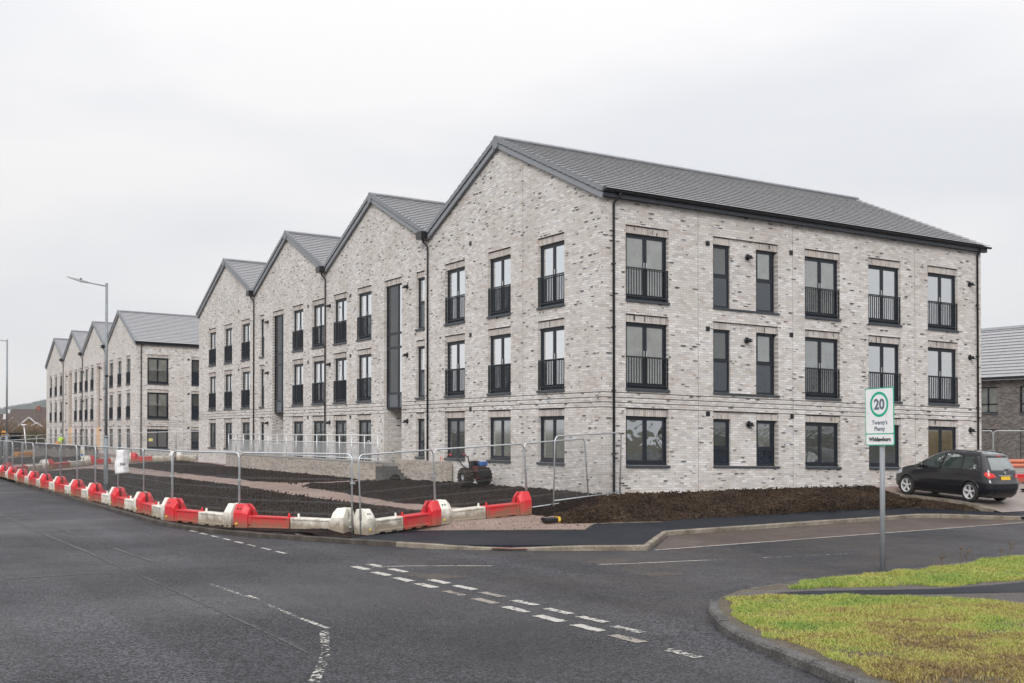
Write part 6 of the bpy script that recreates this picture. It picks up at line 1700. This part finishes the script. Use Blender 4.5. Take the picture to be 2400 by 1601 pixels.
for i, (s, d, w, hh, n, mt, lb) in enumerate([(-0.4205, 150, 5.0, 3.6, 420, m_twig, 'tangled brown bush behind the leaning white post'), (-0.4105, 158, 5.5, 4.0, 480, m_twig, 'brown bare bush in the middle of the hedge before the houses'),
        (-0.4030, 165, 5.5, 4.2, 480, m_twig, 'brown bare bush next to the corner of the far block'), (-0.4170, 138, 4.2, 3.0, 420, m_twig2, 'low olive green bush at the foot of the brown hedge'),
        (-0.4300, 160, 6, 4.5, 420, m_twig, 'thin brown bush behind the left street lamp'), (-0.4400, 170, 6, 5, 420, m_twig, 'brown bush at the left edge above the digger'), (-0.409, 140, 4.5, 2.3, 360, m_twig2, 'low dark bush above the soil mound')]):
    x, y = far(s, d); bare_bush(x, y, w, hh, n, mt, lb, 100 + i)
# wooded hill on the skyline
hx = MB(); HN = 40; tops = []
m_wood = M('conifer_wood', (0.022, 0.038, 0.026), 0.9, var=0.35, scale=0.03)
def hill_z(s): return float(np.interp(s, [-0.62, -0.47, -0.442, -0.428, -0.42, -0.413, -0.406, -0.40, -0.36, -0.30, -0.2], [10, 38, 48, 55, 58, 61, 66, 68, 76, 70, 20]))
DH = 2600.0
rows = []
for j, (dd, k) in enumerate(((DH - 500, 0.0), (DH - 330, 0.45), (DH - 160, 0.82), (DH, 1.0), (DH + 300, 0.7))):
    rows.append([(*far(-0.62 + 0.42 * i / HN, dd), -1.0 + k * hill_z(-0.62 + 0.42 * i / HN)) for i in range(HN + 1)])
for r0, r1 in zip(rows, rows[1:]):
    for i in range(HN): hx.poly([r0[i], r0[i + 1], r1[i + 1], r1[i]])
tag(hx.obj('wooded_hill', m_wood, smooth=True), kind='structure')
tm = MB(); rr_ = random.Random(3)
for i in range(5200):
    s = rr_.uniform(-0.50, -0.385); f = rr_.random() ** 0.6; dd = DH - 480 * (1 - f)
    k = np.interp(dd, [DH - 500, DH - 330, DH - 160, DH], [0, .45, .82, 1]); x, y = far(s, dd); z = -1 + k * hill_z(s)
    hgt = rr_.uniform(4, 8.5); w_ = hgt * 0.26; a0 = rr_.random()
    i0 = len(tm.v)
    for q in range(5): tm.v.append((x + w_ * math.cos(a0 + q * 1.2566), y + w_ * math.sin(a0 + q * 1.2566), z - 1))
    tm.v.append((x, y, z + hgt))
    for q in range(5): tm.f.append((i0 + q, i0 + (q + 1) % 5, i0 + 5)); tm.r.append(.5)
tag(tm.obj('far_wood', m_wood), kind='stuff')

# ---------------------------------------------------------------- right edge: dark brick house row, gate, fence, pipes
gh = thing('grey_brick_house', 'dark grey brick two storey house with a slate roof at the right edge', 'house', (0, 0, 0))
XH, Y0, Y1 = 41.0, 5.0, 40.0
hb_ = Bricks((XH, 0, 0), (0, -1, 0), (1, 0, 0))
GW = []
for y in (11.6, 15.0, 18.4, 21.6, 25.4, 29.0):
    GW += [(-y - 0.95, -y + 0.95, 2.95, 4.55), (-y - 0.95, -y + 0.95, -0.2, 1.98)]
courses(hb_, -Y1, -Y0, -0.9, 5.1, GW, depth=0.03)
tag(link('brickwork', hb_.mesh('brickwork', m_grey_brick, shear=False), gh), kind='stuff')
gmw = MB(); mortar(gmw, (XH, 0, 0), (0, -1, 0), (1, 0, 0), -Y1, -Y0, -0.9, 5.15, GW)
gmw.poly([(XH + 0.2, Y0, -0.9), (XH + 8, Y0, -0.9), (XH + 8, Y0, 5.1), (XH + 4.2, Y0, 8.2), (XH + 0.2, Y0, 5.1)])
gmw.poly([(XH + 0.22, Y0, -0.9), (XH + 0.22, Y1, -0.9), (XH + 0.22, Y1, 5.1), (XH + 0.22, Y0, 5.1)])
gmw.obj('wall', m_grey_mortar, gh)
for i, (a, b, z0, z1) in enumerate(GW):
    if i in (3, 5):                                     # blank brick panel in place of a window
        bk = Bricks((XH, 0, 0), (0, -1, 0), (1, 0, 0)); courses(bk, a + .01, b - .01, z0, z1, d0=0.09); tag(link('infill_brickwork', bk.mesh('infill_brickwork', m_grey_brick, shear=False), gh), kind='stuff'); continue
    W_ = b - a
    f_ = MB(); 
    for q in ((0, 0.07, 0, z1 - z0), (W_ - 0.07, W_, 0, z1 - z0), (0.07, W_ - 0.07, 0, 0.07), (0.07, W_ - 0.07, z1 - z0 - 0.07, z1 - z0), (W_ * 0.6 - 0.05, W_ * 0.6 + 0.05, 0.07, z1 - z0 - 0.07), (0.07, W_ - 0.07, (z1 - z0) * 0.34 - 0.04, (z1 - z0) * 0.34 + 0.04)):
        f_.box(q[0], q[1], 0.10, 0.17, q[2], q[3])
    fo = f_.obj('window', m_frame, gh); fo.location = (XH, -a, z0); fo.rotation_euler = (0, 0, R(-90))
    MB().box(0.05, W_ - 0.05, 0.13, 0.14, 0.05, z1 - z0 - 0.05).obj('pane', g_grey, fo)
    MB().box(-0.03, W_ + 0.03, -0.05, 0.12, -0.06, -0.005).obj('sill', m_sill, fo)
ca, sa = math.cos(math.atan(0.78)), math.sin(math.atan(0.78))
L_ = 4.6 / ca; nC = round(L_ / 0.34)
for k in range(nC):
    s0, s1 = k * L_ / nC, (k + 1) * L_ / nC
    def P(s, y, o): return (XH + 4.2 - s * ca - o * sa, y, 8.5 - s * sa + o * ca)
    mb = MB()
    for i in range(110):
        a, b = Y0 - 0.15 + i * 0.32 + (0.16 if k % 2 else 0), Y0 - 0.15 + (i + 1) * 0.32 + (0.16 if k % 2 else 0)
        mb.hexa([P(s0, a + .004, -.02), P(s0, b - .004, -.02), P(s1, b - .004, 0), P(s1, a + .004, 0), P(s0, a + .004, .005), P(s0, b - .004, .005), P(s1 + .015, b - .004, .045), P(s1 + .015, a + .004, .045)], random.random())
    mb.obj('tile_course', m_tile, gh, attr=True)
MB().box(XH - 0.42, XH - 0.30, Y0 - 0.1, Y1, 4.98, 5.12).obj('gutter', m_black, gh)
MB().box(XH - 0.30, XH - 0.02, Y0 - 0.1, Y1, 4.92, 5.10).obj('fascia', m_fascia, gh)
MB().prism([(XH + 4.0, 8.42), (XH + 4.2, 8.6), (XH + 4.4, 8.42)], 1, Y0 - 0.15, Y1).obj('ridge_tiles', m_verge, gh)

FR_ = [(22.4, 6.2), (23.38, 4.35), (24.9, 1.5), (26.4, -1.4)]
for i, (a, b) in enumerate(zip(FR_, FR_[1:])):
    if i == 2: continue
    A_, B_ = Vector(a), Vector(b)
    fence(a, b, -0.02, -0.02, ('mesh fence panel just right of the block end, above the car roof', 'mesh fence panel before the plywood gate at the right edge')[i], group='mesh fence panels behind the parked car')
gt = thing('plywood_gate', 'braced plywood gate with a white notice at the right edge', 'gate', (25.1, 3.1, -0.25), R(-62))
MB().box(0.0, 1.3, 0, 0.02, 0.0, 2.2).obj('board', m_ply, gt)
m_batten = M('timber_batten', (0.50, 0.32, 0.17), 0.75)
for q in ((0.0, 0.07, 0.0, 2.2), (1.2, 1.27, 0.0, 2.2), (0.07, 1.2, 2.12, 2.2), (0.07, 1.2, 0.0, 0.08), (0.07, 1.2, 1.06, 1.13)): MB().box(q[0], q[1], -0.045, -0.001, q[2], q[3]).obj('batten', m_batten, gt)
MB().beam((0.07, -0.024, 1.13), (1.2, -0.024, 2.12), 0.04, 0.06).obj('brace', m_batten, gt); MB().beam((0.07, -0.024, 1.06), (1.2, -0.024, 0.08), 0.04, 0.06).obj('brace', m_batten, gt)
MB().box(0.10, 0.46, -0.012, -0.001, 1.45, 1.73).obj('notice', m_tag, gt)
m_pipe = M('orange_drain_pipe', (0.50, 0.16, 0.085), 0.5, var=0.1)
for i, (dz, dy) in enumerate(((0.0, 0.0), (0.0, 0.22), (0.17, 0.11))):
    o = MB().tube([(17.8, 2.2 + dy, 0.52 + dz), (25.5, -1.8 + dy, 0.50 + dz)], 0.08, 12).tube([(17.7, 2.25 + dy, 0.52 + dz), (18.0, 2.1 + dy, 0.52 + dz)], 0.1, 12).obj('drain_pipe', m_pipe, smooth=True)
    tag(o, ('orange plastic drain pipe lying lowest at the front of the stack behind the car', 'orange plastic drain pipe lying at the back of the stack behind the car', 'orange plastic drain pipe lying on top of the stack behind the car')[i], 'pipe', 'orange drain pipes behind the car')
zz0 = -0.14
barrier((18.9, 1.2), (20.45, 0.35), zz0, zz0, 'red', 'red barrier behind the car, mostly hidden', 'barriers behind the parked car')
barrier((18.9 + 3.2, -0.6), (20.55, 0.30), zz0, zz0, 'white', 'white barrier behind the rear window of the car', 'barriers behind the parked car')
barrier((22.2, -0.65), (23.75, -1.5), zz0, zz0, 'red', 'red barrier at the right edge behind the car', 'barriers behind the parked car')
mound('soil_mound', 21.0, -2.4, 4.5, 1.4, 0.35, m_bank, 71, -0.22)
ib = thing('water_tank', 'caged white plastic water tank behind the fence above the car', 'tank', (24.3, 6.6, -0.1), R(-62))
bevel(MB().box(0, 1.15, 0, 0.95, 0.15, 1.05).obj('tank', M('translucent_plastic', (0.52, 0.54, 0.58), 0.4), ib), 0.05)
cg = MB()
for x in np.linspace(-0.02, 1.17, 7):
    cg.tube([(x, -0.02, 0.1), (x, -0.02, 1.1), (x, 0.97, 1.1), (x, 0.97, 0.1)], 0.012, 5)
for z in (0.15, 0.45, 0.75, 1.05): cg.tube([(-0.02, -0.02, z), (1.17, -0.02, z), (1.17, 0.97, z), (-0.02, 0.97, z), (-0.02, -0.02, z)], 0.012, 5)
cg.obj('cage', m_galv, ib)
MB().box(-0.05, 1.2, -0.05, 1.0, 0.0, 0.12).obj('pallet', m_batten, ib)
# bare trees across the side street, seen only as reflections in the window panes
m_bark = M('winter_bark', (0.060, 0.050, 0.042), 0.9, var=0.3, scale=4)
def bare_tree(x, y, hgt, label, seed):
    r = random.Random(seed)
    t = thing('bare_tree', label, 'tree', (x, y, -0.7), r.uniform(0, 6), 'bare trees across the side street')
    tk, tw = MB(), MB()
    def grow(p, d, L, rad, lv):
        q = p + d * L; m_ = p.lerp(q, 0.5) + Vector((r.gauss(0, .05), r.gauss(0, .05), 0)) * L
        if lv < 2: tk.tube([p, m_, q], rad, 6, r2=rad * 0.65)
        else:
            sv = Vector((-d.y, d.x, 0.2)).normalized() * max(rad, 0.012)
            for a_, b_ in ((p, m_), (m_, q)): tw.poly([a_ - sv, a_ + sv, b_ + sv * .6, b_ - sv * .6])
        if lv >= 5: return
        for k in range(3 if lv < 4 else 4):
            f = r.uniform(0.45, 1.0) if k else 1.0
            nd = (d + Vector((r.gauss(0, .55), r.gauss(0, .55), r.gauss(.12, .3)))).normalized()
            grow(p.lerp(q, f), nd, L * r.uniform(.58, .82), rad * 0.55, lv + 1)
    grow(Vector((0, 0, 0)), Vector((0, 0, 1)), hgt * 0.27, 0.2, 0)
    tk.obj('trunk', m_bark, t, smooth=True); tag(tw.obj('crown', m_bark, t), kind='stuff')
for x, y, hh, lb in ((19, -31, 11, 'tallest bare tree across the side street, mirrored in the panes'), (29, -35, 12.5, 'middle bare tree across the side street, mirrored in the panes'), (40, -36, 10, 'farthest bare tree across the side street, mirrored in the panes')): bare_tree(x, y, hh, lb, int(x))
# damp winter air: one closed box round the viewpoint and everything built, ground included
hz = bpy.data.materials.new('damp_air'); hz.use_nodes = True
hz.node_tree.nodes.clear()
ho_ = hz.node_tree.nodes.new('ShaderNodeOutputMaterial'); pv = hz.node_tree.nodes.new('ShaderNodeVolumePrincipled')
pv.inputs['Color'].default_value = (0.93, 0.95, 0.98, 1); pv.inputs['Density'].default_value = HAZE; pv.inputs['Anisotropy'].default_value = 0.2
hz.node_tree.links.new(pv.outputs[0], ho_.inputs['Volume'])
tag(MB().box(-4005, 4005, -4005, 4005, -1.9 - 2.0, 92).obj('haze', hz), kind='stuff')
MB().box(0.966, 1.286, 0.125, 0.13, 1.393, 1.613).obj('yellow_window_notice', M('pale_yellow_paper', (0.72, 0.66, 0.22), 0.6), far_block)
# dry weeds on the grass edge
m_weed = M('dry_weed', (0.14, 0.085, 0.045), 0.9, var=0.3)
for i, (x, y, hh, lb) in enumerate([(-1.84, -14.2, 0.36, 'tallest dry weed with a flat dead flower head behind the sign pole'), (-2.3, -14.15, 0.22, 'short branching dry weed left of the tallest one'), (-1.55, -14.1, 0.26, 'thin dry weed just right of the tallest one'), (0.1, -13.8, 0.30, 'dry weed stalk at the right edge of the grass'), (-0.3, -13.9, 0.22, 'small dry weed near the right edge of the grass')]):
    t = thing('dry_weed', lb, 'weed', (x, y, -0.63), random.uniform(0, 3), 'dry weeds on the grass strip')
    r = random.Random(i)
    MB().tube([(0, 0, 0), (0.02, 0.01, hh * .5), (-0.02, 0.0, hh)], 0.006, 5, r2=0.003).obj('stem', m_weed, t)
    hd_ = MB()
    for k in range(9):
        a = r.uniform(0, 6.3); e = (-0.02 + 0.06 * math.cos(a), 0.06 * math.sin(a), hh + r.uniform(0.0, 0.05))
        hd_.tube([(-0.02, 0, hh - 0.03), e], 0.0025, 4); hd_.lathe([(0, -0.008), (0.010, 0), (0, 0.008)], 6, e)
    hd_.obj('seed_head', m_weed, t)
    for k in range(3):
        z = hh * r.uniform(.3, .8); a = r.uniform(0, 6.3)
        MB().tube([(0, 0, z), (0.06 * math.cos(a), 0.06 * math.sin(a), z + 0.07)], 0.003, 4).obj('twig', m_weed, t)

# loose clods scattered on the soil, the gravel edge and the bank
cl = MB(); rc = random.Random(9)
def hz(x, y): return float(site_h(np.array(x), np.array(y)))
def clod(x, y, z, s):
    i0 = len(cl.v)
    for k in range(6):
        dx, dy, dz = ((1, 0, 0), (-1, 0, 0), (0, 1, 0), (0, -1, 0), (0, 0, 1), (0, 0, -1))[k]; q = s * rc.uniform(.6, 1.2)
        cl.v.append((x + dx * q, y + dy * q, z + dz * q * .8))
    for f in ((0, 2, 4), (2, 1, 4), (1, 3, 4), (3, 0, 4), (2, 0, 5), (1, 2, 5), (3, 1, 5), (0, 3, 5)): cl.f.append(tuple(i0 + q for q in f)); cl.r.append(.5)
for i in range(5200):
    x = rc.uniform(-2.6, 11); y = rc.uniform(-2.75, 0)
    if y < -2.4 and rc.random() < .5: continue
    if y > -1.4 and x < -0.2: continue
    clod(x, y, hz(x, y) + rc.uniform(0.02, 0.09), rc.uniform(0.012, 0.048))
for i in range(9000):
    u = rc.random()
    if u < .45: x = rc.uniform(-11.3, -6.1); y = rc.uniform(0, 26)
    elif u < .7: x = rc.uniform(-4.2, -1.5); y = rc.uniform(15.5, 34); 
    else: x = rc.uniform(-4.7, -0.2); y = rc.uniform(-0.6, 7.2) if rc.random() < .6 else rc.uniform(7.7, 13); 
    if u >= .7 and y > 9.0 and x > -0.5 - (y - 9) * 0.6: continue
    clod(x, y, hz(x, y) + rc.uniform(0.02, 0.10), rc.uniform(0.012, 0.05))
for i in range(500):
    x = rc.uniform(-6, 0.5); y = rc.gauss(-2.5, 0.5) if x > -3.3 else rc.uniform(-4, 0)
    clod(x, y, max(hz(x, y), -0.62) + 0.005, rc.uniform(0.006, 0.02))
tag(cl.obj('soil_clods', m_bank), kind='stuff')
